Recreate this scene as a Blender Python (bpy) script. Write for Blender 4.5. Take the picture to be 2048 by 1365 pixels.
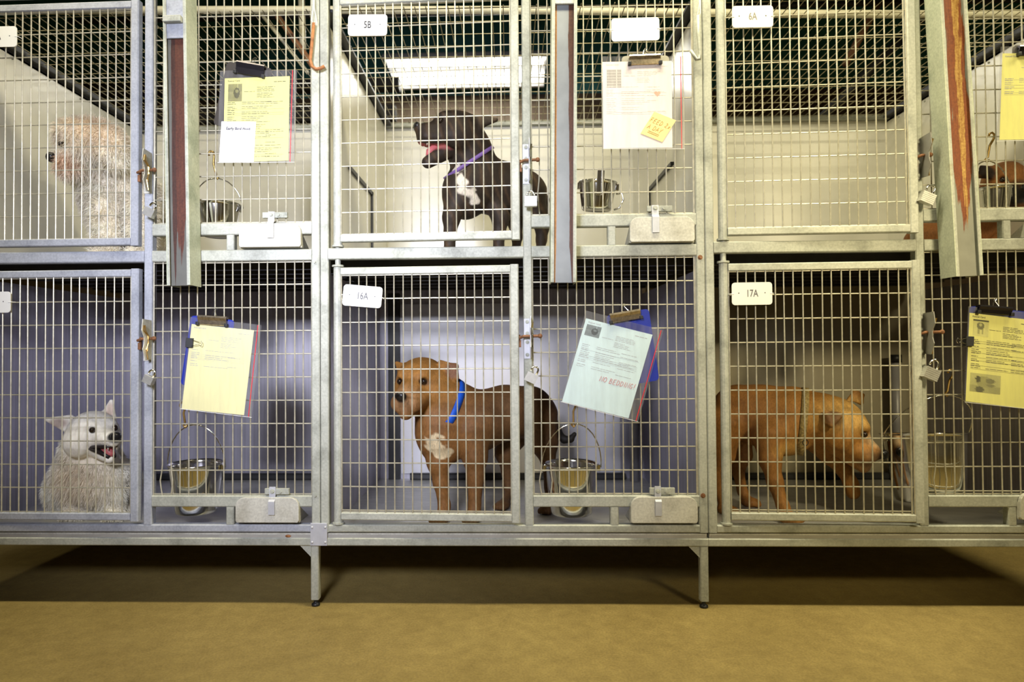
import bpy, bmesh, math, random
import numpy as np
from mathutils import Matrix, Vector

for o in list(bpy.data.objects):
    bpy.data.objects.remove(o)
scene = bpy.context.scene
COL = scene.collection
rnd = random.Random(7)

# ------------------------------------------------------------------ camera
FPX, PPX, PPY = 1302.0, 980.0, 682.5
CPOS = Vector((-0.0086, -2.058, 0.8028))
YAW, PITCH, ROLL = 0.0288, 0.0177, -0.0065
CROT = (Matrix.Rotation(YAW, 3, 'Z') @ Matrix.Rotation(math.pi / 2 + PITCH, 3, 'X') @ Matrix.Rotation(ROLL, 3, 'Z'))
cam_data = bpy.data.cameras.new('camera')
cam_data.sensor_width = 36.0
cam_data.lens = 36.0 * FPX / 2048.0
cam_data.shift_x = (1024.0 - PPX) / 2048.0
cam_data.clip_start = 0.02
cam_data.dof.use_dof = True
cam_data.dof.focus_distance = 2.06
cam_data.dof.aperture_fstop = 2.2
cam = bpy.data.objects.new('camera', cam_data)
COL.objects.link(cam)
cam.matrix_world = Matrix.Translation(CPOS) @ CROT.to_4x4()
scene.camera = cam

def U(px, py, Y=0.0):
    """point of the place seen at photo pixel (px, py), at depth Y behind the kennel fronts"""
    d = CROT @ Vector(((px - PPX) / FPX, (PPY - py) / FPX, -1.0))
    t = (Y - CPOS.y) / d.y
    return CPOS + d * t

def SC(Y):
    return 0.001574 * (1 + Y / 2.058)

# ------------------------------------------------------------------ world, lights, exposure
world = bpy.data.worlds.new('world')
scene.world = world
world.use_nodes = True
world.node_tree.nodes['Background'].inputs[0].default_value = (0.9, 0.88, 0.75, 1)
world.node_tree.nodes['Background'].inputs[1].default_value = 0.004
scene.view_settings.view_transform = 'Standard'
scene.view_settings.look = 'None'
scene.view_settings.exposure = 0.12
scene.view_settings.gamma = 1.0
scene.view_settings.use_curve_mapping = False

def area_light(name, loc, target, sx, sy, power, color):
    l = bpy.data.lights.new(name, 'AREA')
    l.shape = 'RECTANGLE'; l.size = sx; l.size_y = sy; l.energy = power; l.color = color
    o = bpy.data.objects.new(name, l); COL.objects.link(o)
    o.location = loc
    o.rotation_euler = (Vector(target) - Vector(loc)).to_track_quat('-Z', 'Y').to_euler()
    return o
# fluorescent strips over the aisle, the lamp behind the photographer, the lamp over the rear aisle
area_light('aisle_strip_light', (0.50, -0.46, 2.75), (0.50, -0.40, 0), 1.25, 0.16, 50, (1.0, 0.91, 0.62))
area_light('aisle_strip_light', (-1.55, -0.46, 2.75), (-1.55, -0.40, 0), 1.25, 0.16, 22, (1.0, 0.91, 0.64))
area_light('aisle_strip_light', (2.55, -0.46, 2.75), (2.55, -0.40, 0), 1.25, 0.16, 40, (1.0, 0.90, 0.58))
o_ = area_light('stand_lamp_light', (-0.62, -2.55, 1.66), (-0.62, 0.5, 1.08), 0.5, 0.4, 16.5, (0.84, 0.86, 1.0))
o_.data.spread = math.radians(60)
o_ = area_light('side_lamp_light', (1.7, -2.5, 2.0), (1.05, 0.2, 0.98), 0.35, 0.35, 5.0, (1.0, 0.86, 0.52))
o_.data.spread = math.radians(46)

# ------------------------------------------------------------------ mesh helpers
class MB:
    def __init__(self):
        self.v = []; self.f = []
    def add(self, vs, fs):
        b = len(self.v)
        self.v += [tuple(p) for p in vs]
        self.f += [tuple(i + b for i in f) for f in fs]
        return self
    def box(self, x0, x1, y0, y1, z0, z1, M=None):
        vs = [Vector((x, y, z)) for z in (z0, z1) for y in (y0, y1) for x in (x0, x1)]
        if M: vs = [M @ p for p in vs]
        return self.add(vs, [(0, 2, 3, 1), (4, 5, 7, 6), (0, 1, 5, 4), (2, 6, 7, 3), (0, 4, 6, 2), (1, 3, 7, 5)])
    def cbox(self, x0, x1, y0, y1, z0, z1, c=0.003, axis=2, M=None):
        """square tube section with chamfered long edges"""
        lo = [x0, y0, z0]; hi = [x1, y1, z1]
        a, b = [i for i in range(3) if i != axis]
        pts = [(lo[a] + c, lo[b]), (hi[a] - c, lo[b]), (hi[a], lo[b] + c), (hi[a], hi[b] - c),
               (hi[a] - c, hi[b]), (lo[a] + c, hi[b]), (lo[a], hi[b] - c), (lo[a], lo[b] + c)]
        vs = []
        for e in (lo[axis], hi[axis]):
            for p in pts:
                q = [0, 0, 0]; q[a] = p[0]; q[b] = p[1]; q[axis] = e
                vs.append(Vector(q))
        if M: vs = [M @ p for p in vs]
        n = 8
        fs = [(i, (i + 1) % n, n + (i + 1) % n, n + i) for i in range(n)] + [tuple(range(n))[::-1], tuple(range(n, 2 * n))]
        return self.add(vs, fs)
    def tube(self, pts, r, n=6, cap=True):
        pts = [Vector(p) for p in pts]
        rs = r if isinstance(r, (list, tuple)) else [r] * len(pts)
        N = len(pts)
        t0 = (pts[1] - pts[0]).normalized()
        up = Vector((0, 0, 1)) if abs(t0.z) < 0.9 else Vector((0, 1, 0))
        nrm = t0.cross(up).normalized()
        vs = []
        prev = t0
        for i in range(N):
            t = (pts[min(i + 1, N - 1)] - pts[max(i - 1, 0)]).normalized()
            ax = prev.cross(t)
            if ax.length > 1e-7:
                nrm = Matrix.Rotation(prev.angle(t), 3, ax.normalized()) @ nrm
            nrm = (nrm - t * nrm.dot(t)).normalized()
            prev = t
            bn = t.cross(nrm)
            for k in range(n):
                a = 2 * math.pi * (k + 0.5) / n
                vs.append(pts[i] + (nrm * math.cos(a) + bn * math.sin(a)) * rs[i])
        fs = []
        for i in range(N - 1):
            for k in range(n):
                fs.append((i * n + k, i * n + (k + 1) % n, (i + 1) * n + (k + 1) % n, (i + 1) * n + k))
        if cap:
            fs.append(tuple(range(n))[::-1]); fs.append(tuple((N - 1) * n + k for k in range(n)))
        return self.add(vs, fs)
    def prism(self, poly, d, M=None):
        """polygon of 3D points extruded by vector d"""
        P = [Vector(p) for p in poly]; d = Vector(d); n = len(P)
        vs = P + [p + d for p in P]
        if M: vs = [M @ p for p in vs]
        return self.add(vs, [tuple(range(n))[::-1], tuple(range(n, 2 * n))] +
                        [(i, (i + 1) % n, n + (i + 1) % n, n + i) for i in range(n)])
    def lathe(self, prof, n=32, M=None):
        vs = []
        for r, z in prof:
            for k in range(n):
                a = 2 * math.pi * k / n
                vs.append(Vector((r * math.cos(a), r * math.sin(a), z)))
        if M: vs = [M @ p for p in vs]
        fs = []
        for i in range(len(prof) - 1):
            for k in range(n):
                fs.append((i * n + k, i * n + (k + 1) % n, (i + 1) * n + (k + 1) % n, (i + 1) * n + k))
        return self.add(vs, fs)
    def sphere(self, c, r, n=12, M=None, s=(1, 1, 1)):
        prof = []
        vs = []; m = n // 2 + 1
        for i in range(m):
            a = -math.pi / 2 + math.pi * i / (m - 1)
            for k in range(n):
                b = 2 * math.pi * k / n
                p = Vector((r * s[0] * math.cos(a) * math.cos(b), r * s[1] * math.cos(a) * math.sin(b), r * s[2] * math.sin(a)))
                if M: p = M @ p
                vs.append(Vector(c) + p)
        fs = [(i * n + k, i * n + (k + 1) % n, (i + 1) * n + (k + 1) % n, (i + 1) * n + k) for i in range(m - 1) for k in range(n)]
        return self.add(vs, fs)
    def quad(self, a, b, c, d):
        return self.add([a, b, c, d], [(0, 1, 2, 3)])
    def build(self, name, mat, parent=None, smooth=False, bevel=0.0, label=None):
        me = bpy.data.meshes.new(name)
        me.from_pydata(self.v, [], self.f)
        bm = bmesh.new(); bm.from_mesh(me)
        if smooth or bevel:
            bmesh.ops.remove_doubles(bm, verts=bm.verts, dist=1e-6)
        bmesh.ops.recalc_face_normals(bm, faces=bm.faces)
        if bevel:
            bmesh.ops.bevel(bm, geom=list(bm.edges), offset=bevel, segments=2, affect='EDGES', profile=0.5, clamp_overlap=True)
        bm.to_mesh(me); bm.free()
        if smooth:
            for p in me.polygons: p.use_smooth = True
        me.materials.append(mat)
        o = bpy.data.objects.new(name, me)
        COL.objects.link(o)
        if parent is not None: attach(o, parent)
        if label: o['label'] = label
        return o


def attach(o, parent):
    """parent o keeping the world coordinates its mesh was built in"""
    o.parent = parent
    loc = Vector((0, 0, 0)); p = parent
    while p is not None:
        loc += p.location; p = p.parent
    o.location = -loc + o.location

def thing(name, loc, label, cat, group=None):
    o = bpy.data.objects.new(name, None)
    o.empty_display_size = 0.05
    COL.objects.link(o)
    o.location = loc
    tag(o, label, cat, group)
    return o

def tag(o, label, cat, group=None):
    o['label'] = label; o['category'] = cat
    if group: o['group'] = group
    return o

def struct(o):
    o['kind'] = 'structure'
    return o

# ------------------------------------------------------------------ materials
def new_mat(name):
    m = bpy.data.materials.new(name); m.use_nodes = True
    nt = m.node_tree
    return m, nt, nt.nodes['Principled BSDF']

def N(nt, t, **kw):
    n = nt.nodes.new(t)
    for k, v in kw.items(): setattr(n, k, v)
    return n

def coords(nt, scale=(1, 1, 1), obj=True):
    tc = N(nt, 'ShaderNodeTexCoord'); mp = N(nt, 'ShaderNodeMapping')
    mp.inputs['Scale'].default_value = scale
    nt.links.new(tc.outputs['Object'], mp.inputs['Vector'])
    return mp.outputs['Vector']

def noise(nt, vec, scale, detail=4, rough=0.6):
    n = N(nt, 'ShaderNodeTexNoise')
    n.inputs['Scale'].default_value = scale; n.inputs['Detail'].default_value = detail; n.inputs['Roughness'].default_value = rough
    nt.links.new(vec, n.inputs['Vector'])
    return n.outputs['Fac']

def ramp(nt, fac, stops):
    r = N(nt, 'ShaderNodeValToRGB')
    els = r.color_ramp.elements
    while len(els) < len(stops): els.new(0.5)
    for e, (p, c) in zip(els, stops):
        e.position = p; e.color = (*c, 1) if len(c) == 3 else c
    nt.links.new(fac, r.inputs['Fac'])
    return r.outputs['Color']

def mixc(nt, fac, a, b, mode='MIX'):
    m = N(nt, 'ShaderNodeMix', data_type='RGBA', blend_type=mode)
    for s, v in ((m.inputs[0], fac), (m.inputs[6], a), (m.inputs[7], b)):
        if isinstance(v, (int, float)): s.default_value = v
        elif isinstance(v, (tuple, list)): s.default_value = (*v, 1) if len(v) == 3 else v
        else: nt.links.new(v, s)
    return m.outputs[2]

def bump(nt, bsdf, h, strength, dist=0.002):
    b = N(nt, 'ShaderNodeBump')
    b.inputs['Strength'].default_value = strength; b.inputs['Distance'].default_value = dist
    nt.links.new(h, b.inputs['Height']); nt.links.new(b.outputs['Normal'], bsdf.inputs['Normal'])

def plain(name, col, rough=0.5, metal=0.0, spec=0.5, var=0.12, vs=30, stretch=(1, 1, 1)):
    m, nt, b = new_mat(name)
    f = noise(nt, coords(nt, stretch), vs, 5)
    lo = tuple(c * (1 - var) for c in col); hi = tuple(min(1, c * (1 + var)) for c in col)
    nt.links.new(ramp(nt, f, [(0.3, lo), (0.7, hi)]), b.inputs['Base Color'])
    b.inputs['Roughness'].default_value = rough; b.inputs['Metallic'].default_value = metal
    b.inputs['Specular IOR Level'].default_value = spec
    return m

def galv(name, tint=(0.42, 0.43, 0.37), dark=(0.22, 0.23, 0.19), metal=0.20, rough=0.58):
    m, nt, b = new_mat(name)
    v = coords(nt)
    f1 = noise(nt, v, 9, 6, 0.65); f2 = noise(nt, v, 140, 2)
    c1 = ramp(nt, f1, [(0.25, dark), (0.50, tint), (0.85, tuple(min(1, c * 1.25) for c in tint))])
    c2 = ramp(nt, f2, [(0.35, (0.82, 0.82, 0.82)), (0.65, (1.1, 1.1, 1.1))])
    c = mixc(nt, 0.7, c1, c2, 'MULTIPLY')
    f3 = noise(nt, v, 4.3, 8, 0.75)
    st = ramp(nt, f3, [(0.66, (0, 0, 0)), (0.76, (0.55, 0.55, 0.55))])
    c = mixc(nt, st, c, (0.28, 0.21, 0.10))
    nt.links.new(c, b.inputs['Base Color'])
    b.inputs['Metallic'].default_value = metal
    nt.links.new(ramp(nt, f1, [(0.2, (rough + 0.16,) * 3), (0.8, (rough - 0.05,) * 3)]), b.inputs['Roughness'])
    bump(nt, b, f2, 0.15, 0.001)
    return m

MAT = {}
MAT['galv'] = galv('galvanised_steel')
MAT['galv_door'] = galv('galvanised_steel_door', (0.45, 0.46, 0.40), (0.27, 0.28, 0.24))
MAT['galv_blue'] = galv('galvanised_steel_cool', (0.40, 0.42, 0.47), (0.25, 0.27, 0.32))
MAT['wire'] = plain('zinc_wire', (0.54, 0.51, 0.40), 0.38, 0.45, 0.5, 0.2, 60)
MAT['wire_dull'] = plain('dull_zinc_wire', (0.26, 0.23, 0.14), 0.5, 0.4, 0.4, 0.2, 60)
MAT['flap'] = galv('flap_plate', (0.56, 0.55, 0.48), (0.36, 0.34, 0.27), 0.18, 0.55)
MAT['plate_cool'] = plain('zinc_bracket', (0.50, 0.51, 0.55), 0.5, 0.3, 0.5, 0.08)
MAT['latch_shaded'] = plain('shaded_latch_steel', (0.30, 0.29, 0.26), 0.4, 0.4, 0.5, 0.1)  # darker bracket copy: shade on the face turned from the light, in the colour
MAT['rusty'] = plain('rusty_iron', (0.22, 0.10, 0.045), 0.6, 0.3, 0.4, 0.45, 90)
MAT['rust_hook'] = plain('rusted_rod', (0.34, 0.14, 0.05), 0.6, 0.2, 0.4, 0.4, 70)
MAT['brass'] = plain('brass', (0.55, 0.36, 0.12), 0.3, 0.9, 0.5, 0.25, 40)
MAT['chrome'] = plain('polished_steel', (0.80, 0.79, 0.76), 0.12, 1.0, 0.5, 0.03)
MAT['padlock'] = plain('laminated_padlock_steel', (0.66, 0.65, 0.60), 0.34, 0.7, 0.5, 0.1, 50)
MAT['white_plastic'] = plain('white_plastic', (0.80, 0.80, 0.78), 0.6, 0, 0.3, 0.02)
MAT['ink'] = plain('black_ink', (0.03, 0.03, 0.035), 0.7, 0, 0.2, 0.1)
MAT['grey_ink'] = plain('faded_grey_ink', (0.42, 0.42, 0.43), 0.7, 0, 0.2, 0.05)
MAT['mid_ink'] = plain('worn_grey_ink', (0.13, 0.13, 0.14), 0.7, 0, 0.2, 0.05)
MAT['soft_ink'] = plain('soft_grey_ink', (0.12, 0.12, 0.13), 0.7, 0, 0.2, 0.05)
MAT['faint_ink'] = plain('faint_worn_ink', (0.27, 0.25, 0.22), 0.7, 0, 0.2, 0.05)
MAT['pale_ink'] = plain('pale_faded_ink', (0.70, 0.64, 0.58), 0.7, 0, 0.2, 0.05)
MAT['red_ink'] = plain('red_marker', (0.62, 0.12, 0.10), 0.7, 0, 0.2, 0.1)
MAT['brown_ink'] = plain('brown_marker', (0.42, 0.20, 0.06), 0.7, 0, 0.2, 0.1)
MAT['red_strip'] = plain('red_zip_strip', (0.70, 0.03, 0.04), 0.35, 0, 0.5, 0.05)
MAT['paper_yellow'] = plain('yellow_paper', (0.83, 0.80, 0.26), 0.75, 0, 0.3, 0.03, 12)
MAT['paper_pale'] = plain('pale_yellow_paper', (0.84, 0.80, 0.42), 0.75, 0, 0.3, 0.03, 12)
MAT['paper_pink'] = plain('pink_paper', (0.90, 0.80, 0.77), 0.75, 0, 0.3, 0.03, 12)
MAT['paper_blue'] = plain('pale_blue_paper', (0.66, 0.82, 0.84), 0.75, 0, 0.3, 0.05, 12)
MAT['paper_white'] = plain('white_paper', (0.84, 0.83, 0.88), 0.75, 0, 0.3, 0.02, 12)
MAT['sticky'] = plain('orange_note_paper', (0.93, 0.72, 0.30), 0.75, 0, 0.3, 0.03, 12)
MAT['blue_board'] = plain('blue_plastic', (0.02, 0.035, 0.30), 0.3, 0, 0.5, 0.1)
MAT['black_board'] = plain('dark_brown_board', (0.035, 0.028, 0.022), 0.45, 0, 0.5, 0.1)
MAT['beige_board'] = plain('beige_board', (0.42, 0.40, 0.30), 0.5, 0, 0.4, 0.1)
MAT['black'] = plain('black_rubber', (0.012, 0.012, 0.013), 0.45, 0, 0.5, 0.1)
MAT['clip_dark'] = plain('dark_clip_steel', (0.05, 0.045, 0.05), 0.25, 0.8, 0.5, 0.1)
MAT['clip_bronze'] = plain('worn_clip_steel', (0.50, 0.42, 0.30), 0.28, 0.9, 0.5, 0.35, 120)
MAT['blue_collar'] = plain('blue_webbing', (0.01, 0.10, 0.62), 0.55, 0, 0.4, 0.12, 200)
MAT['purple_collar'] = plain('purple_webbing', (0.20, 0.11, 0.34), 0.55, 0, 0.4, 0.12, 200)
MAT['tan_collar'] = plain('patterned_tan_webbing', (0.36, 0.27, 0.11), 0.6, 0, 0.4, 0.6, 160)
MAT['pipe'] = plain('cream_pipe', (0.62, 0.58, 0.42), 0.45, 0, 0.5, 0.15, 6)
MAT['rust_pipe'] = plain('rusty_pipe', (0.25, 0.12, 0.06), 0.6, 0, 0.4, 0.4, 10)
MAT['dark_beam'] = plain('dark_beam', (0.035, 0.03, 0.025), 0.6, 0, 0.4, 0.3, 5)
MAT['dark_steel'] = plain('dark_steel', (0.05, 0.05, 0.052), 0.45, 0.3, 0.4, 0.25, 8)
MAT['grey_post'] = plain('grey_pipe', (0.36, 0.35, 0.36), 0.4, 0.2, 0.5, 0.08, 8)
MAT['pan'] = plain('grey_floor_pan', (0.42, 0.41, 0.38), 0.4, 0.15, 0.5, 0.15, 10, (1, 3, 1))
MAT['teal_wall'] = plain('teal_painted_block', (0.05, 0.21, 0.20), 0.6, 0, 0.4, 0.15, 3)
MAT['brown_wall'] = plain('brown_painted_block', (0.10, 0.065, 0.035), 0.6, 0, 0.4, 0.15, 3)
MAT['beige_wall'] = plain('beige_painted_wall', (0.24, 0.21, 0.16), 0.6, 0, 0.4, 0.06, 2)
MAT['ceil'] = plain('dark_roof_deck', (0.05, 0.05, 0.045), 0.7, 0, 0.3, 0.2, 2)

def white_wall():
    m, nt, b = new_mat('cream_glossy_panel')
    f = noise(nt, coords(nt, (1, 1, 0.4)), 3.5, 5)
    nt.links.new(ramp(nt, f, [(0.3, (0.66, 0.64, 0.54)), (0.7, (0.78, 0.76, 0.67))]), b.inputs['Base Color'])
    b.inputs['Roughness'].default_value = 0.24
    return m
MAT['cell_white'] = white_wall()
MAT['panel_white'] = plain('white_enamel_panel', (0.80, 0.79, 0.82), 0.3, 0, 0.5, 0.03, 4)
MAT['panel_beige'] = plain('beige_enamel_panel', (0.40, 0.35, 0.24), 0.4, 0, 0.5, 0.08, 4)

def brushed(name, col, rough=0.34, metal=0.75):
    m, nt, b = new_mat(name)
    f = noise(nt, coords(nt, (60, 60, 0.8)), 2.0, 3)
    g = noise(nt, coords(nt), 2.2, 3)
    c = ramp(nt, f, [(0.3, tuple(x * 0.80 for x in col)), (0.7, tuple(min(1, x * 1.12) for x in col))])
    c = mixc(nt, 0.8, c, ramp(nt, g, [(0.35, (0.72, 0.72, 0.72)), (0.65, (1, 1, 1))]), 'MULTIPLY')
    nt.links.new(c, b.inputs['Base Color'])
    b.inputs['Metallic'].default_value = metal; b.inputs['Roughness'].default_value = rough
    return m
MAT['steel_wall'] = brushed('brushed_steel_wall', (0.64, 0.62, 0.72), 0.40, 0.55)

def concrete():
    m, nt, b = new_mat('sealed_concrete')
    v = coords(nt)
    f1 = noise(nt, v, 1.3, 8, 0.65); f2 = noise(nt, v, 22, 6, 0.7); f3 = noise(nt, v, 160, 2)
    c = ramp(nt, f1, [(0.3, (0.23, 0.165, 0.052)), (0.7, (0.35, 0.262, 0.092))])
    c = mixc(nt, 0.75, c, ramp(nt, f2, [(0.3, (0.72, 0.70, 0.66)), (0.7, (1.12, 1.12, 1.1))]), 'MULTIPLY')
    c = mixc(nt, 0.6, c, ramp(nt, f3, [(0.35, (0.75, 0.75, 0.75)), (0.6, (1.1, 1.1, 1.1))]), 'MULTIPLY')
    nt.links.new(c, b.inputs['Base Color'])
    b.inputs['Roughness'].default_value = 0.62
    b.inputs['Specular IOR Level'].default_value = 0.35
    bump(nt, b, f2, 0.12, 0.003)
    return m
MAT['concrete'] = concrete()

def rust_channel(name, base, runs, fine=150):
    """galvanised web with rust runs; run = (photo x at y0, y0, x at y1, y1, half width m, colour a, colour b, ragged)"""
    m, nt, b = new_mat(name)
    v2 = coords(nt)
    sep = N(nt, 'ShaderNodeSeparateXYZ'); nt.links.new(v2, sep.inputs[0])
    big = noise(nt, v2, 7, 4); fn = noise(nt, v2, fine, 3); rag = noise(nt, coords(nt, (60, 60, 5.0)), 1.0, 7, 0.7); grain = noise(nt, coords(nt, (150, 150, 22)), 1.0, 3)
    c = ramp(nt, big, [(0.3, tuple(x * 0.7 for x in base)), (0.7, base)])
    def math_(op, a, b_=0.0, c_=0.0):
        q = N(nt, 'ShaderNodeMath', operation=op)
        for sck, val in zip(q.inputs, (a, b_, c_)):
            if isinstance(val, (int, float)): sck.default_value = val
            else: nt.links.new(val, sck)
        return q.outputs[0]
    for x0, y0, x1, y1, hw, ca, cb, rg in runs:
        p0, p1 = U(x0, y0, -0.064), U(x1, y1, -0.064)
        k = (p1.x - p0.x) / (p1.z - p0.z)
        cx = math_('MULTIPLY_ADD', math_('SUBTRACT', sep.outputs[2], p0.z), k, p0.x)
        d = math_('DIVIDE', math_('ABSOLUTE', math_('SUBTRACT', sep.outputs[0], cx)), hw)
        f = math_('SUBTRACT', 1.0, d)                                   # 1 on the run's line, 0 at its edge
        e = math_('MULTIPLY', math_('SUBTRACT', sep.outputs[2], p1.z), 5.0)   # ends in a point at its foot
        f = math_('MINIMUM', f, math_('SUBTRACT', e, d))
        f = math_('MULTIPLY_ADD', math_('SUBTRACT', rag, 0.5), rg, f)
        mask = ramp(nt, f, [(0.02, (0, 0, 0)), (0.14, (1, 1, 1))])
        r = mixc(nt, 0.5, ramp(nt, fn, [(0.35, ca), (0.68, cb)]), ramp(nt, grain, [(0.35, ca), (0.65, cb)]))
        c = mixc(nt, mask, c, r)
    nt.links.new(c, b.inputs['Base Color'])
    b.inputs['Roughness'].default_value = 0.5; b.inputs['Metallic'].default_value = 0.2
    return m
MAT['chan_web_red'] = rust_channel('dark_rusted_web', (0.15, 0.15, 0.13), [(357, 60, 364, 540, 0.022, (0.055, 0.016, 0.010), (0.13, 0.04, 0.02), 1.6), (346, 60, 352, 590, 0.007, (0.035, 0.014, 0.010), (0.08, 0.03, 0.02), 1.2)])
MAT['chan_web_grey'] = rust_channel('stained_grey_web', (0.30, 0.32, 0.33), [(1110, 60, 1109, 620, 0.006, (0.22, 0.09, 0.02), (0.42, 0.20, 0.05), 0.9), (1144, 30, 1147, 620, 0.012, (0.06, 0.024, 0.014), (0.13, 0.05, 0.025), 1.0)])
MAT['chan_web_orange'] = rust_channel('orange_rusted_web', (0.30, 0.30, 0.25), [(1905, 20, 1932, 478, 0.031, (0.14, 0.030, 0.008), (0.27, 0.075, 0.015), 2.2), (1912, 60, 1934, 440, 0.010, (0.25, 0.09, 0.015), (0.60, 0.38, 0.10), 4.0)])
MAT['chan'] = galv('channel_flange', (0.46, 0.49, 0.38), (0.26, 0.30, 0.22), 0.2, 0.55)

def film():
    m, nt, b = new_mat('clear_plastic_film')
    out = nt.nodes['Material Output']
    tr = N(nt, 'ShaderNodeBsdfTransparent'); tr.inputs[0].default_value = (0.95, 0.95, 0.95, 1)
    gl = N(nt, 'ShaderNodeBsdfGlossy'); gl.inputs['Roughness'].default_value = 0.18
    df = N(nt, 'ShaderNodeBsdfDiffuse'); df.inputs[0].default_value = (0.75, 0.74, 0.76, 1)
    f = noise(nt, coords(nt, (30, 30, 4)), 1.5, 3)
    mx = N(nt, 'ShaderNodeMixShader'); mx.inputs[0].default_value = 0.5
    nt.links.new(gl.outputs[0], mx.inputs[1]); nt.links.new(df.outputs[0], mx.inputs[2])
    m2 = N(nt, 'ShaderNodeMixShader')
    nt.links.new(ramp(nt, f, [(0.4, (0.07,) * 3), (0.75, (0.20,) * 3)]), m2.inputs[0])
    nt.links.new(tr.outputs[0], m2.inputs[1]); nt.links.new(mx.outputs[0], m2.inputs[2])
    nt.links.new(m2.outputs[0], out.inputs['Surface'])
    return m
MAT['film'] = film()

def emit(name, col, s):
    m, nt, b = new_mat(name)
    b.inputs['Base Color'].default_value = (0.8, 0.8, 0.8, 1)
    b.inputs['Emission Color'].default_value = (*col, 1); b.inputs['Emission Strength'].default_value = s
    return m
MAT['tube_lit'] = emit('lit_fluorescent_tube', (1.0, 0.98, 0.90), 16.0)

def coat(name, rough=0.62, hair=220.0, var=0.22, stretch=(1, 1, 0.35)):
    """animal coat: colour attribute 'coat' broken up by fine hair grain"""
    m, nt, b = new_mat(name)
    at = N(nt, 'ShaderNodeAttribute'); at.attribute_name = 'coat'
    f = noise(nt, coords(nt, stretch), hair, 3); g = noise(nt, coords(nt), 26, 4)
    c = mixc(nt, 1.0, at.outputs['Color'], ramp(nt, f, [(0.3, (1 - var,) * 3), (0.7, (1 + var,) * 3)]), 'MULTIPLY')
    c = mixc(nt, 1.0, c, ramp(nt, g, [(0.3, (0.86,) * 3), (0.7, (1.1,) * 3)]), 'MULTIPLY')
    nt.links.new(c, b.inputs['Base Color'])
    b.inputs['Roughness'].default_value = rough
    b.inputs['Specular IOR Level'].default_value = 0.3
    bump(nt, b, f, 0.25, 0.002)
    return m
MAT['coat'] = coat('short_coat')
MAT['fluff'] = coat('long_coat', 0.8, 90.0, 0.12)
MAT['eye'] = plain('dark_eye', (0.018, 0.010, 0.006), 0.06, 0, 0.7, 0.1)
MAT['nose'] = plain('wet_black_nose', (0.012, 0.011, 0.012), 0.28, 0, 0.6, 0.2)
MAT['tongue'] = plain('pink_tongue', (0.62, 0.16, 0.17), 0.35, 0, 0.5, 0.12, 40)
MAT['mouth'] = plain('dark_lips', (0.020, 0.014, 0.014), 0.35, 0, 0.5, 0.2)
MAT['tooth'] = plain('ivory_tooth', (0.80, 0.74, 0.58), 0.3, 0, 0.5, 0.04)
#@@STRUCT
# ------------------------------------------------------------------ the room
ZF = 0.0
mb = MB().box(-5.0, 5.0, -4.6, 3.5, -0.1, 0.0); struct(mb.build('floor', MAT['concrete']))
mb = MB().box(-5.0, 5.0, 3.4, 3.5, 0, 2.98); struct(mb.build('wall_back', MAT['brown_wall']))
mb = MB().box(-5.0, 5.0, 3.42, 3.5, 2.98, 4.3); struct(mb.build('wall_back', MAT['teal_wall']))
mb = MB().box(-5.0, 5.0, -4.7, -4.6, 0, 4.3); struct(mb.build('wall_front', MAT['beige_wall']))
mb = MB().box(-5.1, -5.0, -4.6, 3.5, 0, 4.3); struct(mb.build('wall_left', MAT['beige_wall']))
mb = MB().box(5.0, 5.1, -4.6, 3.5, 0, 4.3); struct(mb.build('wall_right', MAT['beige_wall']))
mb = MB().box(-5.0, 5.0, -4.6, 3.5, 4.3, 4.4); struct(mb.build('ceiling', MAT['ceil']))

# rear aisle lamp, seen through the wire tops
fa = U(776, 122, 2.9); fb = U(1092, 188, 2.9)
lamp = thing('fluorescent_fixture', ((fa.x + fb.x) / 2, 2.95, fa.z + 0.05), 'long bright fluorescent light fixture hanging behind the cage tops', 'light')
zt = fa.z - 0.085
mb = MB().prism([(fa.x, 2.62, zt - 0.02), (fa.x, 2.70, zt + 0.05), (fa.x, 3.12, zt + 0.05), (fa.x, 3.20, zt - 0.02), (fa.x, 3.17, zt - 0.02), (fa.x, 3.10, zt + 0.035), (fa.x, 2.72, zt + 0.035), (fa.x, 2.65, zt - 0.02)], (fb.x - fa.x, 0, 0))
mb.build('reflector', MAT['white_plastic'], lamp)
for yy in (2.77, 3.06):
    MB().tube([(fa.x + 0.03, yy, zt - 0.005), (fb.x - 0.03, yy, zt - 0.005)], 0.022, 12).build('tube', MAT['tube_lit'], lamp, True)
for xx in (fa.x + 0.2, fb.x - 0.2):
    MB().tube([(xx, 2.96, zt + 0.05), (xx, 2.96, 4.3)], 0.004, 6).build('hanger_rod', MAT['dark_steel'], lamp)
l2 = area_light('rear_lamp_light', ((fa.x + fb.x) / 2, 2.96, zt - 0.04), ((fa.x + fb.x) / 2, 2.5, 0), fb.x - fa.x, 0.3, 9, (1.0, 0.97, 0.88))
l2.location.z -= 0.0

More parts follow.
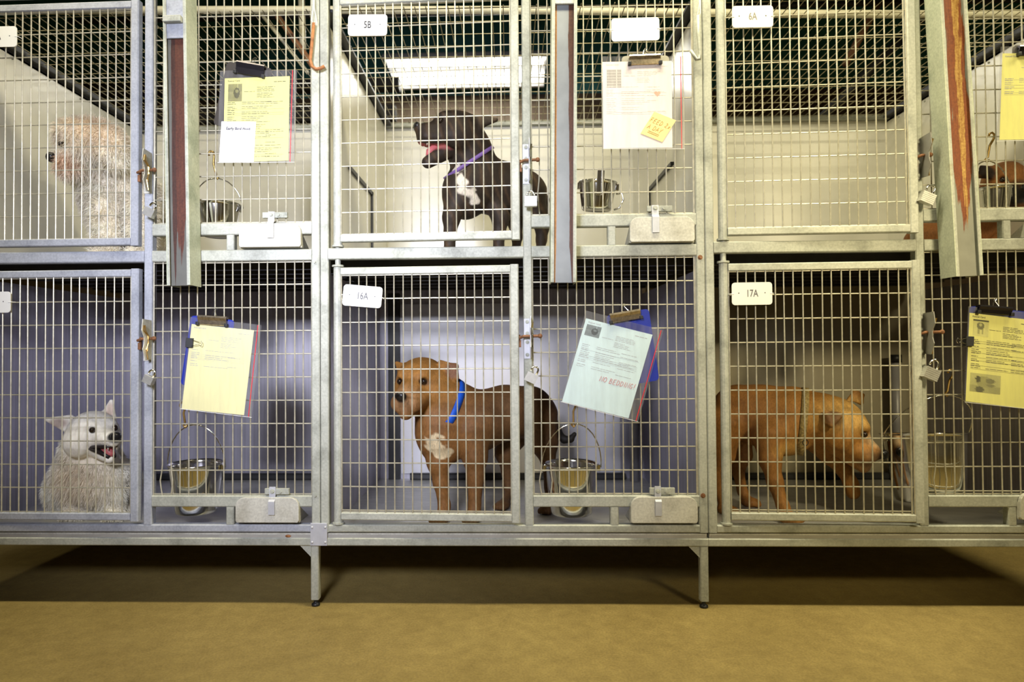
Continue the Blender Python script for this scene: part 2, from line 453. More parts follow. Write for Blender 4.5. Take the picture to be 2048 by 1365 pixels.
def pipe(pts, r, mat, label, name='ceiling_pipe', cat='pipe'):
    o = MB().tube(pts, r, 10).build(name, MAT[mat], None, True)
    return tag(o, label, cat)
YP = 0.62
pipe([(-2.4, YP, U(150, 17, YP).z), U(330, 20, YP), U(1050, 20, YP), U(1500, 27, YP), (2.4, YP, U(2048, 34, YP).z)], 0.0155, 'pipe', 'long cream pipe running level above the wire tops')
pipe([(-2.6, 1.7, U(300, 40, 1.7).z), (4.0, 1.7, U(300, 40, 1.7).z + 0.01)], 0.016, 'dark_steel', 'thin dark conduit running below the cream pipe')
pipe([U(556, 34, 0.80), U(612, 112, 0.70), U(630, 138, 0.66)], 0.013, 'rust_pipe', 'rust brown pipe sloping down behind the wire top')
pipe([U(524, 30, 0.86), U(590, 112, 0.74), U(616, 146, 0.70)], 0.008, 'pipe', 'thin white pipe sloping beside the rust brown pipe')
pipe([U(603, 0, 0.90), U(606, 100, 0.90)], 0.015, 'pipe', 'short upright cream pipe beside the rusty sloping pipe')
pipe([U(1880, 0, 1.9), U(1640, 240, 1.9)], 0.028, 'dark_steel', 'dark sloping brace bar behind the empty cage top', 'brace_bar', 'bar')
pipe([U(1755, 10, 1.7), U(1690, 130, 1.7)], 0.02, 'rust_pipe', 'short rusty rod above the empty cage', 'rusty_rod', 'rod')
for i, (z, y, w) in enumerate(((2.35, 2.2, 0.10), (2.62, 2.35, 0.08))):
    o = MB().box(-4, -0.75, y, y + 0.08, z, z + w).build('roof_beam', MAT['dark_beam'])
    tag(o, ('lower' if i == 0 else 'upper') + ' dark roof beam behind the cream dog\'s cage top', 'beam')

# ------------------------------------------------------------------ kennel units
W = 1.22
PW = 0.027                 # post width
ZR1 = 1.1398; ZR0 = 1.1035  # middle rail
ZB1 = U(660, 1050.5).z; ZB0 = U(660, 1065.5).z   # bottom rail
ZS1 = U(660, 1077).z; ZS0 = U(660, 1092.8).z     # stand rail
ZFL = U(760, 1066, 0.03).z                        # lower cell floor top
ZUF = 1.137                                       # upper cell floor top
DU, DL = 1.12, 0.93                               # depths of upper and lower cells
ZC = U(786, 253, DU).z                            # wire ceiling
ZTOP = ZC + 0.09
PX = (U(1525 / 4.55 + 1040, 895).x - U(193 / 4.55 + 1040, 895).x) / 16.0
PZ = (U(1156, 610).z - U(1156, 990).z) / 8.0
WR = 0.0021

def wires(mb, x0, x1, z0, z1, ax, az, y, M=None, bends=None, jit=0.0008):
    """welded panel: upright wires in front, level wires behind"""
    n0 = math.ceil((x0 - ax) / PX + 0.15); n1 = math.floor((x1 - ax) / PX - 0.15)
    for n in range(n0, n1 + 1):
        x = ax + n * PX + rnd.uniform(-jit, jit)
        x2 = x + rnd.uniform(-jit, jit) * 2
        pts = [Vector((x, y, z0)), Vector(((x + x2) / 2 + rnd.uniform(-jit, jit), y, (z0 + z1) / 2)), Vector((x2, y, z1))]
        if bends and n - n0 in bends:
            bz, bx = bends[n - n0]
            pts = [Vector((x, y, z0)), Vector((x + bx * 0.6, y, z0 + bz * 0.3)), Vector((x + bx, y, z0 + bz * 0.62)), Vector((x + bx * 0.3, y, z0 + bz)), Vector((x, y, z0 + bz * 1.3)), Vector((x2, y, z1))]
        if M: pts = [M @ p for p in pts]
        mb.tube(pts, WR, 6)
    for x in (x0 + 0.003, x1 - 0.003):
        pts = [Vector((x, y, z0)), Vector((x, y, z1))]
        if M: pts = [M @ p for p in pts]
        mb.tube(pts, WR, 6)
    m0 = math.ceil((z0 - az) / PZ + 0.1); m1 = math.floor((z1 - az) / PZ - 0.1)
    for z in [az + m * PZ for m in range(m0, m1 + 1)] + [z0 + 0.003, z1 - 0.003]:
        pts = [Vector((x0, y + 2 * WR, z)), Vector(((x0 + x1) / 2, y + 2 * WR, z + rnd.uniform(-jit, jit))), Vector((x1, y + 2 * WR, z))]
        if M: pts = [M @ p for p in pts]
        mb.tube(pts, WR, 6)

def bolt_head(parent, mat, p, r=0.005, d=0.005):
    """one hexagon-headed bolt with its washer flange"""
    c = Vector(p); vs = []
    for rr, y, hexa in ((r * 1.7, 0.001, 0), (r * 1.7, -0.0012, 0), (r, -0.0012, 1), (r, -d, 1), (0.0002, -d, 1)):
        for i in range(12):
            a = math.pi * i / 6; q = rr if not hexa or i % 2 == 0 else rr * 0.866
            vs.append(c + Vector((q * math.cos(a), y, q * math.sin(a))))
    fs = [(j * 12 + i, j * 12 + (i + 1) % 12, (j + 1) * 12 + (i + 1) % 12, (j + 1) * 12 + i) for j in range(4) for i in range(12)]
    return MB().add(vs, fs).build('bolt', mat, parent)

UNIT_LABEL = {-1: 'galvanised two-tier kennel unit caging the cream dog above the white dog',
              0: 'galvanised two-tier kennel unit caging the brindle dog above the brown dog',
              1: 'galvanised two-tier kennel unit with the empty upper cage and tan dog below'}
# (wire anchors in the photo: upper door, upper fixed, lower door, lower fixed)
ANCH = {-1: ((219, 110.8), (482.2, 350.4), (125.4, 882.6), (410.3, 896)),
        0: ((859.4, 190), (1187.5, 336.5), (842.9, 691), (1155.8, 895)),
        1: ((1578.6, 125), (1973, 81.3), (1645, 828.4), (1911.7, 887))}
FLAP = {-1: ((478, 601.5, 446, 495), (471, 597.6, 995.6, 1046), (526, 575.7, 425, 437, 533.8, 546.5, 422, 475.6), (530.5, 579, 977, 989, 536, 548.6, 976, 1031)),
        0: ((1259.7, 1389, 433, 484.6), (1262, 1395, 994.5, 1047), (1293.6, 1344, 412, 424, 1305.5, 1318.7, 408.7, 465), (1299, 1349, 976, 988.6, 1311.5, 1323.5, 974.7, 1033)),
        1: ((2056, 2190, 424, 474), (2041, 2178, 986, 1040), (2092, 2145, 402, 415, 2104, 2118, 399, 456), (2085, 2137, 968, 981, 2098, 2111, 966, 1025))}
DOORX = {-1: (None, 281.5), 0: (665.3, 1039), 1: (1437, 1832)}

def make_unit(k):
    X0 = -0.61 + W * k; X1 = X0 + W
    dz = {-1: -0.002, 0: 0.0, 1: 0.007}[k]
    G = MAT['galv_blue'] if k == -1 else MAT['galv']
    GD = MAT['galv_blue'] if k == -1 else MAT['galv_door']
    t = thing('kennel_unit', ((X0 + X1) / 2, 0.4, 0), UNIT_LABEL[k], 'kennel', 'two-tier kennel units in a row')
    xm = 0.039 + W * k
    D = 0.03
    # posts and rails
    for xa, g in ((X0 + 0.0008, MAT['galv']), (X1 - PW - 0.0008, MAT['galv']), (xm, G)):
        MB().cbox(xa, xa + PW, 0, D, ZB0 if xa != xm else ZB1, ZTOP).build('post', g, t)
    def rail(z0, z1, xa, xb, m=G, y0=0.0005, name='rail'):
        return MB().cbox(xa, xb, y0, D, z0, z1, 0.003, 0).build(name, m, t)
    rail(ZR0 + dz, ZR1 + dz, X0 + PW, xm + 0.001, y0=-0.001)
    rail(ZR0 + dz, ZR1 + dz, xm + PW, X1 - PW, MAT['galv'], -0.0005)
    rail(ZB0, ZB1, X0 + PW, X1 - PW, y0=0.0)
    rail(ZTOP - 0.035, ZTOP, X0 + PW, xm); rail(ZTOP - 0.035, ZTOP, xm + PW, X1 - PW)
    zu1 = U(1155, 429.3).z + dz * 0.5 + (-0.012 if k == -1 else 0); zu0 = zu1 - 0.0385
    zl1 = U(1155, 992).z; zl0 = U(1155, 1015).z
    xs = U(1215.8, 470).x + W * k
    for a, b in ((zu0, zu1), (zl0, zl1)):
        rail(a, b, xm + PW, X1 - PW, MAT['galv'])
    for a, b in ((ZR1 + dz, zu0), (ZB1, zl0)):
        MB().cbox(xs, xs + 0.0255, 0.001, D - 0.002, a, b).build('stub_post', MAT['galv'], t)
    # fixed wire panels
    fx0, fx1 = xm + PW - 0.001, X1 - PW + 0.001
    A = ANCH[k]
    for (ax, ay), z0, z1, bends in ((A[1], zu1, ZTOP - 0.03, {0: (0.11, -0.006)} if k != 1 else None), (A[3], zl1, ZR0 + dz, {0: (0.075, -0.007), 1: (0.075, 0.005)})):
        p = U(ax, ay)
        mb = MB(); wires(mb, fx0, fx1, z0, z1, p.x, p.z, 0.008, None, bends)
        mb.build('wire_mesh', MAT['wire'], t)
    # feeder flaps with strap latch
    for fl, br in ((FLAP[k][0], FLAP[k][2]), (FLAP[k][1], FLAP[k][3])):
        a = U(fl[0], fl[3], -0.012); b = U(fl[1], fl[2], -0.012)
        h = b.z - a.z; c = h * 0.36
        poly = []
        for (cx, cz, s0) in ((b.x - c, b.z - c, 0), (a.x + c, b.z - c, 90)):
            for q in range(5):
                an = math.radians(s0 + q * 22.5)
                poly.append((cx + c * math.cos(an), -0.014, cz + c * math.sin(an)))
        poly += [(a.x, -0.014, a.z + 0.006), (a.x + 0.004, -0.014, a.z), (b.x - 0.004, -0.014, a.z), (b.x, -0.014, a.z + 0.006)]
        mb = MB().prism(poly, (0, 0.012, 0))
        f = mb.build('feeder_flap', MAT['flap'], t, False, 0.0015)
        mb = MB()
        mb.prism([(b.x - 0.002, -0.004, a.z), (b.x - 0.002, -0.004, b.z - c), (b.x - 0.002, 0.085, a.z)], (0.002, 0, 0))
        mb.prism([(a.x, -0.004, a.z), (a.x, -0.004, b.z - c), (a.x, 0.085, a.z)], (0.002, 0, 0))
        mb.box(a.x, b.x, -0.003, 0.085, a.z - 0.001, a.z + 0.001)
        mb.build('scoop', MAT['flap'], f)
        p0 = U(br[0], br[3]); p1 = U(br[1], br[2])
        MB().box(p0.x, p1.x, -0.006, 0.004, p0.z, p1.z).build('strap_bar', MAT['galv'], f, False, 0.001)
        q0 = U(br[4], br[7], -0.02); q1 = U(br[5], br[6], -0.02)
        mb = MB().prism([(q0.x, -0.009, q1.z), (q0.x, -0.012, p0.z - 0.012), (q0.x, -0.0195, p0.z - 0.02), (q0.x, -0.0195, q0.z), (q0.x, -0.016, q0.z), (q0.x, -0.016, p0.z - 0.018), (q0.x, -0.008, p0.z - 0.01), (q0.x, -0.006, q1.z)], (q1.x - q0.x, 0, 0))
        mb.build('strap', MAT['plate_cool'], f)
        zc = (p0.z + p1.z) / 2
        bolt_head(f, MAT['galv'], ((q0.x + q1.x) / 2, -0.0095, zc)); bolt_head(f, MAT['galv'], (p0.x + (p1.x - p0.x) * 0.66, -0.006, zc))
    # doors, hung on their left stile and standing slightly ajar
    for up in (1, 0):
        xl = U(DOORX[k][0], 300).x if DOORX[k][0] else X0 + PW + 0.012
        xr = U(DOORX[k][1], 300 if up else 800).x
        if k == 1: xr = U(1826 if up else 1836, 300 if up else 800).x
        if up: z0, z1 = U(870, 483.5).z + dz, U(690, -6).z
        else: z0, z1 = U(760, 1042).z, U(760, 533.5).z
        if k == -1 and up: z0 -= 0.002
        ang = math.radians(-2.4 if k > -1 else -1.2)
        M = Matrix.Translation((xl, 0.012, 0)) @ Matrix.Rotation(ang, 4, 'Z') @ Matrix.Translation((-xl, -0.012, 0))
        dw = 0.026
        mb = MB()
        mb.cbox(xr - dw, xr, -0.002, 0.024, z0, z1, 0.003, 2, M)
        mb.cbox(xl + dw, xr - dw, -0.001, 0.023, z0 + 0.002, z0 + 0.026, 0.003, 0, M)
        mb.cbox(xl + dw, xr - dw, -0.001, 0.023, z1 - 0.026, z1 - 0.002, 0.003, 0, M)
        mb.tube([M @ Vector((xl + 0.0135, 0.011, z0 - 0.008)), M @ Vector((xl + 0.0135, 0.011, z1 + 0.004))], 0.0138, 12)
        d = mb.build('door', GD, t)
        for zc, za, zb in ((z1 + 0.004, z1, z1 + (0.03 if up else ZR0 + dz - z1)), (z0 - 0.010, (ZR1 + dz if up else ZB1), z0)):
            pr = [(0.009, za), (0.009, zc - 0.003), (0.019, zc - 0.003), (0.019, zc + 0.003), (0.009, zc + 0.003), (0.009, zb)]
            pr = [q for q in pr if za - 1e-6 <= q[1] <= zb + 1e-6]
            MB().lathe(pr, 14, Matrix.Translation((xl + 0.0135, 0.011, 0))).build('hinge_pin', MAT['galv'], d)
        p = U(*(A[0] if up else A[2]))
        mb = MB(); wires(mb, xl + dw - 0.002, xr - dw + 0.002, z0 + 0.024, z1 - 0.024, p.x, p.z, 0.003, M)
        mb.build('wire_mesh', MAT['wire'], d)
        # sliding bolt and latch bracket
        zl = {(-1, 1): U(300, 347), (-1, 0): U(300, 681), (0, 1): U(1050, 327), (0, 0): U(1050, 676), (1, 1): U(1850, 317), (1, 0): U(1850, 668)}[(k, up)].z
        kn = {(-1, 1): 310, (-1, 0): 310, (0, 1): 1078, (0, 0): 1080, (1, 1): 1865, (1, 0): 1882}[(k, up)]
        xk = U(kn, 500, -0.02).x
        mb = MB()
        mb.box(xr - 0.026, xr + 0.004, -0.007, -0.002, zl - 0.012, zl + 0.010)
        pts = [(xr - 0.004, -0.012, zl - 0.001), (xr + 0.006, -0.016, zl + 0.001), (xr + 0.014, -0.020, zl + 0.004), (xk - 0.006, -0.021, zl + 0.005)]
        mb.tube(pts, 0.0046, 10)
        mb.sphere((xk - 0.002, -0.021, zl + 0.005), 0.0075, 10)
        mb.box(xr - 0.002, xr + 0.006, -0.014, -0.006, zl - 0.030, zl - 0.008)
        mb.build('slide_bolt', MAT['rusty'], d, False)
        bolt_head(d, MAT['rusty'], (xr - 0.014, -0.0075, zl), 0.0045)
        lw = 0.026 if k == -1 else 0.021
        za, zb = zl - 0.066, zl + 0.060
        mb = MB()
        mb.box(xm + 0.001, xm + lw, -0.003, 0.0005, za, zb)
        # folded tongue standing out towards the aisle, cut at an angle top and bottom
        fx = xm + lw - 0.002
        tip = fx
        poly = [(fx, -0.002, za + 0.004), (fx, -0.002, zb + 0.004), (tip, -0.050, zb + 0.006), (tip, -0.056, zb - 0.030), (tip, -0.042, zl + 0.008),
                (tip, -0.042, zl - 0.012), (tip, -0.050, zl - 0.030), (tip, -0.034, za + 0.002)]
        mb.prism(poly, (0.0022, 0.0, 0))
        lp = mb.build('latch_bracket', MAT[{-1: 'flap', 0: 'plate_cool', 1: 'latch_shaded'}[k]], t)  # material carries the light: left bracket lit beige, right one darkened by shade
        for zz in (zb - 0.010, zl + 0.014, zl - 0.014, za + 0.012):
            bolt_head(lp, MAT['galv'], (xm + 0.011, -0.003, zz), 0.0036, 0.003)
        # twisted wire round the bolt
        mb = MB()
        xw = xm + lw + 0.002
        mb.tube([(xw + 0.002, -0.050, zl + 0.046), (xw - 0.002, -0.048, zl + 0.030), (xw + 0.001, -0.028, zl + 0.014), (xw + 0.003, -0.027, zl - 0.010), (xw, -0.034, zl - 0.030), (xw + 0.003, -0.030, zl - 0.062)], 0.0022, 6)
        mb.tube([(xw + 0.005, -0.050, zl + 0.046), (xw + 0.003, -0.045, zl + 0.030), (xw + 0.005, -0.028, zl + 0.012), (xw + 0.001, -0.029, zl - 0.012), (xw + 0.004, -0.034, zl - 0.036)], 0.0016, 6)
        mb.build('latch_wire', MAT['brass'] if k != 0 else MAT['chrome'], lp)
    # cells: floors, dividers, backs
    cw = MAT['cell_white']
    for side, xa in ((0, X0 + 0.002), (1, X1 - 0.008)):
        MB().box(xa, xa + 0.006, D, DU, ZUF - 0.02, ZC - 0.012).build('side_wall', cw, t)
        MB().box(xa, xa + 0.006, D, DL, ZFL - 0.02, ZUF - 0.07).build('side_wall', MAT['steel_wall'], t)
        xi = xa + 0.006 if side == 0 else xa
        s = 1 if side == 0 else -1
        # closed pass door set in the divider with its dark channel
        mb = MB(); x2 = xi + s * 0.012; xs0, xs1 = sorted((xi, x2))
        mb.box(xs0, xs1, 0.715, 0.735, ZUF, 1.50); mb.box(xs0, xs1, 0.34, 0.735, 1.485, 1.50)
        if k == 0: mb.build('guide_rail', MAT['dark_steel'], t)
        mb = MB(); x2 = xi + s * 0.004; xs0, xs1 = sorted((xi, x2))
        mb.box(xs0, xs1, 0.04, 0.715, ZUF, 1.485)
        mb.build('pass_door', MAT['cell_white'], t)
        for i in range(6):
            MB().tube([(xi, 0.07 + i * 0.19, ZC - 0.03), (xi + s * 0.003, 0.07 + i * 0.19, ZC - 0.03)], 0.004, 8).build('rivet', MAT['galv'], t)
        # angle iron under the wire top
        mb = MB(); a0, a1 = sorted((xi - s * 0.004, xi + s * 0.026))
        mb.box(a0, a1, D, DU, ZC - 0.006, ZC + 0.004); a0, a1 = sorted((xi - s * 0.004, xi)); mb.box(a0, a1, D, DU, ZC - 0.02, ZC + 0.03)
        mb.build('top_angle', MAT['dark_steel'], t)
    MB().box(X0 + 0.008, X1 - 0.008, DU, DU + 0.006, ZUF - 0.02, ZC - 0.012).build('back_wall', cw, t)
    MB().box(X0 + 0.008, X1 - 0.008, DU - 0.025, DU + 0.01, ZC - 0.010, ZC + 0.012).build('top_angle', MAT['galv'], t)
    MB().box(X0 + 0.008, X1 - 0.008, D + 0.001, DU, ZUF - 0.012, ZUF).build('cell_floor', MAT['pan'], t)
    # ribs under the upper floor
    for i in range(7):
        y = 0.10 + i * 0.125
        MB().box(X0 + 0.008, X1 - 0.008, y, y + 0.03, ZUF - 0.05, ZUF - 0.013).build('floor_rib', MAT['dark_steel'], t)
    # wire top
    mb = MB()
    for i in range(int((W - 0.03) / 0.036) + 1):
        x = X0 + 0.015 + i * 0.036
        mb.tube([(x, D, ZC + 0.006), (x, DU, ZC + 0.006)], WR * 0.8, 5)
    for i in range(int((DU - D) / 0.087) + 1):
        y = D + 0.02 + i * 0.087
        mb.tube([(X0 + 0.01, y, ZC + 0.009), (X1 - 0.01, y, ZC + 0.009)], WR * 0.8, 5)
    mb.build('wire_top', MAT['wire_dull'], t)
    # lower cell
    MB().box(X0 + 0.008, X1 - 0.008, D - 0.026, DL, ZFL - 0.010, ZFL).build('cell_floor', MAT['pan'], t)
    lb = MAT['steel_wall'] if k < 1 else MAT['panel_beige']
    bw = MB().box(X0 + 0.008, X1 - 0.008, DL, DL + 0.006, ZFL - 0.01, ZUF - 0.013).build('back_wall', lb, t)
    if k == 0:
        a = U(801, 640, DL - 0.012)
        MB().box(a.x, U(1290, 640, DL).x - 0.12, DL - 0.014, DL, ZFL + 0.025, ZUF - 0.11).build('back_panel', MAT['panel_white'], t)
        MB().box(a.x - 0.055, a.x - 0.004, DL - 0.03, DL, ZFL + 0.0, ZUF - 0.06).build('frame_strip', MAT['dark_steel'], t)
    MB().cbox(X0 + 0.15, X1 - 0.10, DL - 0.045, DL - 0.016, ZFL + 0.001, ZFL + 0.030, 0.006, 0).build('rear_sill', MAT['dark_steel'], t)
    if k >= 0:
        xp = {0: U(1266, 800, DL - 0.05).x, 1: U(1787, 800, DL - 0.05).x}[k]
        mb = MB().tube([(xp, DL - 0.07, ZFL + 0.001), (xp, DL - 0.07, ZFL + 0.52)], 0.021, 14)
        mb.build('corner_pipe', MAT['grey_post'], t, True)
        MB().tube([(xp, DL - 0.07, ZFL + 0.52), (xp, DL - 0.07, ZFL + 0.555)], 0.025, 14).build('pipe_cap', MAT['black'], t, True)
    # floor pan edge and stand
    MB().box(X0 + 0.004, X1 - 0.004, 0.006, 0.03, ZS1 + 0.0005, ZB0 - 0.004).build('pan_edge', MAT['flap'], t)
    MB().cbox(X0 + 0.0005, X1 - 0.0005, 0.0, 0.03, ZS0, ZS1, 0.003, 0).build('stand_rail', MAT['galv'], t)
    MB().cbox(X0 + 0.0005, X1 - 0.0005, DL - 0.03, DL, ZS0, ZS1, 0.003, 0).build('stand_rail', MAT['galv'], t)
    lx0, lx1 = (X1 - 0.0315, X1 - 0.0065) if k == -1 else (X1 - 0.026, X1 - 0.001)
    for y0, lx0, lx1 in [(y, a, b) for y in (0.001, DL - 0.03) for a, b in (((X0 + 0.001, X0 + 0.026), (lx0, lx1)) if k == -1 else ((lx0, lx1),))]:
        MB().cbox(lx0, lx1, y0, y0 + 0.027, 0.022, ZS0).build('leg', MAT['galv'], t)
        xc, yc = (lx0 + lx1) / 2, y0 + 0.0135
        mb = MB().lathe([(0.0, 0.0), (0.013, 0.0), (0.0135, 0.006), (0.008, 0.010), (0.006, 0.012), (0.006, 0.018), (0.0095, 0.019), (0.0095, 0.023), (0, 0.023)], 14, Matrix.Translation((xc, yc, 0.0)))
        mb.build('levelling_foot', MAT['black'], t, True)
    MB().prism([(lx0, 0.006, ZS0), (lx0 - 0.036, 0.006, ZS0), (lx0, 0.006, ZS0 - 0.037)], (0, 0.005, 0)).build('gusset', MAT['galv'], t)
    bx = X1 - 0.016
    for z in (ZR0 + dz - 0.006, zl1 + 0.0):
        bolt_head(t, MAT['galv'] if k == -1 else MAT['rusty'], (bx, 0.0, z), 0.0045, 0.005)
    if k == -1:
        p0 = U(621.5, 1091.5); p1 = U(655, 1046.5)
        s = MB().box(p0.x, p1.x, -0.005, -0.0005, p0.z, p1.z).build('splice_plate', MAT['plate_cool'], t, False, 0.001)
        for x in (p0.x + 0.006, p1.x - 0.006):
            for z in (p0.z + 0.011, p1.z - 0.013): MB().sphere((x, -0.005, z), 0.0042, 10).build('rivet', MAT['plate_cool'], s, True)
    return t

units = {k: make_unit(k) for k in (-1, 0, 1)}
# ------------------------------------------------------------------ steel channels in front of the mesh
def channel(name, top, bot, web_mat, label, block):
    """top / bot: photo x of the two front edges at y, bot also gives the lower end"""
    Yf, Yb, th = -0.078, -0.006, 0.0035
    tl, tr = U(top[0], top[2], Yf), U(top[1], top[2], Yf)
    bl, br = U(bot[0], bot[2], Yf), U(bot[1], bot[2], Yf)
    wdt = ((tr.x - tl.x) + (br.x - bl.x)) / 2
    ang = math.atan2((tl.x + tr.x) / 2 - (bl.x + br.x) / 2, tl.z - bl.z)
    base = Vector(((bl.x + br.x) / 2, 0, bl.z)); H = ZTOP + 0.05 - bl.z
    M = Matrix.Translation(base) @ Matrix.Rotation(ang, 4, 'Y')
    t = thing('steel_channel', (base.x, -0.04, base.z), label, 'channel', 'upright channels in front of the cages')
    MB().box(-wdt / 2 + th, wdt / 2 - th, Yf + 0.012, Yf + 0.016, 0, H, M).build('web', MAT[web_mat], t)
    for s in (-1, 1):
        x0, x1 = sorted((s * wdt / 2, s * (wdt / 2 - th)))
        MB().box(x0, x1, Yf, Yb, 0, H, M).build('flange', MAT['chan'], t)
        x0, x1 = sorted((s * (wdt / 2 - th), s * (wdt / 2 - 0.010)))
        MB().box(x0, x1, Yf, Yf + 0.003, 0, H, M).build('lip', MAT['galv'], t)
    if block:
        z1 = H; z0 = (M.inverted() @ U(block[0], block[1], -0.05)).z
        MB().box(-wdt / 2 + th + 0.0005, wdt / 2 - th - 0.0005, Yf + 0.0035, Yf + 0.0115, z0, z1, M).build('slide_block', MAT[block[2]], t, False, 0.002)
        if block[3]:
            zz = (M.inverted() @ U(block[0], block[3], -0.07)).z
            MB().box(-wdt / 2 + th + 0.002, wdt / 2 - th - 0.008, Yf - 0.014, Yf + 0.003, zz - 0.010, zz + 0.010, M).build('stop_lug', MAT['galv'], t, False, 0.002)
    return t
channel('left', (326, 372.5, 60), (333.5, 380.5, 571), 'chan_web_red', 'upright galvanised channel with a dark red rusted web, beside the cream dog', (350, 84, 'galv_blue', 43))
channel('mid', (1104, 1154, 60), (1101, 1153, 565), 'chan_web_grey', 'upright grey channel with thin rust streaks, beside the brindle dog', (1126, 16, 'flap', None))
channel('right', (1880, 1937, 20), (1914, 1966, 552), 'chan_web_orange', 'leaning channel with a bright orange rusted web, beside the empty cage', None)

# ------------------------------------------------------------------ padlocks
def padlock(px, py, size, rot, is_open, label, Y=-0.036):
    c = U(px, py, Y); w = size * SC(Y)
    M = Matrix.Translation(c) @ Matrix.Rotation(math.radians(rot), 4, 'Y')
    t = thing('padlock', c, label, 'padlock', 'padlocks on the cage latches')
    mb = MB(); h = w * 0.82; n = 6
    mb.box(-w / 2 + 0.001, w / 2 - 0.001, -0.0085, 0.0085, -h / 2, h / 2, M)
    for i in range(n):
        z0 = -h / 2 + h * i / n
        mb.box(-w / 2, w / 2, -0.0098, 0.0098, z0 + 0.0004, z0 + h / n - 0.0004, M)
    mb.build('body', MAT['padlock'], t)
    r = w * 0.29; pts = []
    lift = h * 0.42 if is_open else h * 0.18
    pts.append(M @ Vector((r, 0, h / 2 - 0.004)))
    for i in range(9):
        a = math.pi * i / 8
        pts.append(M @ Vector((r * math.cos(a), 0, h / 2 + lift + r * math.sin(a))))
    pts.append(M @ Vector((-r, 0, h / 2 + (lift * 0.45 if is_open else -0.004))))
    MB().tube(pts, 0.0032, 8).build('shackle', MAT['chrome'], t, True)
padlock(299.6, 425.5, 21, 28, True, 'open grey padlock hanging from the latch of the cream dog\'s cage')
padlock(298, 760, 20, 25, True, 'open bright padlock hanging from the latch of the white dog\'s cage')
padlock(1061.5, 403.5, 24.5, 0, False, 'closed padlock hanging straight from the latch of the brindle dog\'s cage')
padlock(1062.5, 756, 23, 25, True, 'open padlock hanging from the latch of the brown dog\'s cage')
padlock(1853.5, 397, 26, 24, True, 'open padlock hanging from the latch of the empty cage')
padlock(1861, 748, 28, 24, True, 'open ridged padlock hanging from the latch of the tan dog\'s cage')

# ------------------------------------------------------------------ writing
def text_mesh(s, size, bold=0.0):
    c = bpy.data.curves.new('lettering', 'FONT'); c.body = s; c.size = size; c.align_x = 'CENTER'; c.align_y = 'CENTER'; c.offset = bold
    c.resolution_u = 3
    o = bpy.data.objects.new('lettering', c); COL.objects.link(o)
    bpy.context.view_layer.update()
    me = bpy.data.meshes.new_from_object(o.evaluated_get(bpy.context.evaluated_depsgraph_get()))
    v = [tuple(p.co) for p in me.vertices]; f = [tuple(p.vertices) for p in me.polygons]
    bpy.data.objects.remove(o); bpy.data.curves.remove(c); bpy.data.meshes.remove(me)
    return v, f
STROKES = {'N': [[(0, 0), (0.05, 1), (0.6, 0), (0.7, 1)]], 'O': [[(0.35, 1), (0.05, 0.75), (0.05, 0.25), (0.35, 0), (0.65, 0.25), (0.65, 0.75), (0.35, 1)]],
           'B': [[(0.05, 0), (0.1, 1), (0.5, 0.9), (0.5, 0.6), (0.1, 0.5), (0.6, 0.4), (0.55, 0.08), (0.05, 0)]],
           'E': [[(0.6, 1), (0.1, 0.95), (0.05, 0), (0.6, 0.02)], [(0.08, 0.5), (0.5, 0.52)]], 'D': [[(0.05, 0), (0.1, 1), (0.5, 0.85), (0.65, 0.5), (0.5, 0.1), (0.05, 0)]],
           'I': [[(0.2, 1), (0.18, 0)]], 'G': [[(0.62, 0.85), (0.35, 1), (0.05, 0.6), (0.12, 0.12), (0.5, 0), (0.62, 0.4), (0.35, 0.42)]], '!': [[(0.25, 1.1), (0.15, 0.3)], [(0.12, 0.08), (0.14, 0.0)]],
           'F': [[(0.1, 0), (0.12, 1), (0.6, 1)], [(0.1, 0.55), (0.5, 0.55)]], 'A': [[(0, 0), (0.35, 1), (0.65, 0)], [(0.12, 0.4), (0.55, 0.4)]],
           'Y': [[(0, 1), (0.3, 0.5), (0.65, 1)], [(0.3, 0.5), (0.2, -0.1)]], '2': [[(0.05, 0.8), (0.3, 1), (0.55, 0.75), (0.05, 0.05), (0.65, 0)]], 'x': [[(0.05, 0.6), (0.5, 0)], [(0.5, 0.6), (0.05, 0)]], ' ': []}

class Frame:
    """flat sheet hanging in front of the mesh: s runs right, t runs down, both in metres"""
    def __init__(self, TL, TR, BL, Y):
        self.o = U(TL[0], TL[1], Y); tr = U(TR[0], TR[1], Y); bl = U(BL[0], BL[1], Y)
        self.u = (tr - self.o).normalized(); self.w = (tr - self.o).length
        v = bl - self.o; self.h = v.length; self.v = v.normalized(); self.n = Vector((0, -1, 0))
    def P(self, s, t, d=0.0):
        return self.o + self.u * s + self.v * t + self.n * d
    def slab(self, mb, s0, s1, t0, t1, d0, d1):
        mb.prism([self.P(s0, t0, d0), self.P(s1, t0, d0), self.P(s1, t1, d0), self.P(s0, t1, d0)], self.n * (d1 - d0))
        return mb
    def write(self, mb, s, t, d, txt, size, bold=0.0, sx=1.0):
        v, f = text_mesh(txt, size, bold)
        mb.add([self.P(s + p[0] * sx, t - p[1], d) for p in v], f)
    def strokes(self, mb, s, t, d, txt, h, r=0.0006, slant=0.1, adv=0.82):
        for ch in txt:
            for st in STROKES[ch]:
                mb.tube([self.P(s + (x + y * slant) * h * 0.8, t - y * h, d) for x, y in st], r, 4)
            s += h * adv * (0.55 if ch in 'I! ' else 0.9)

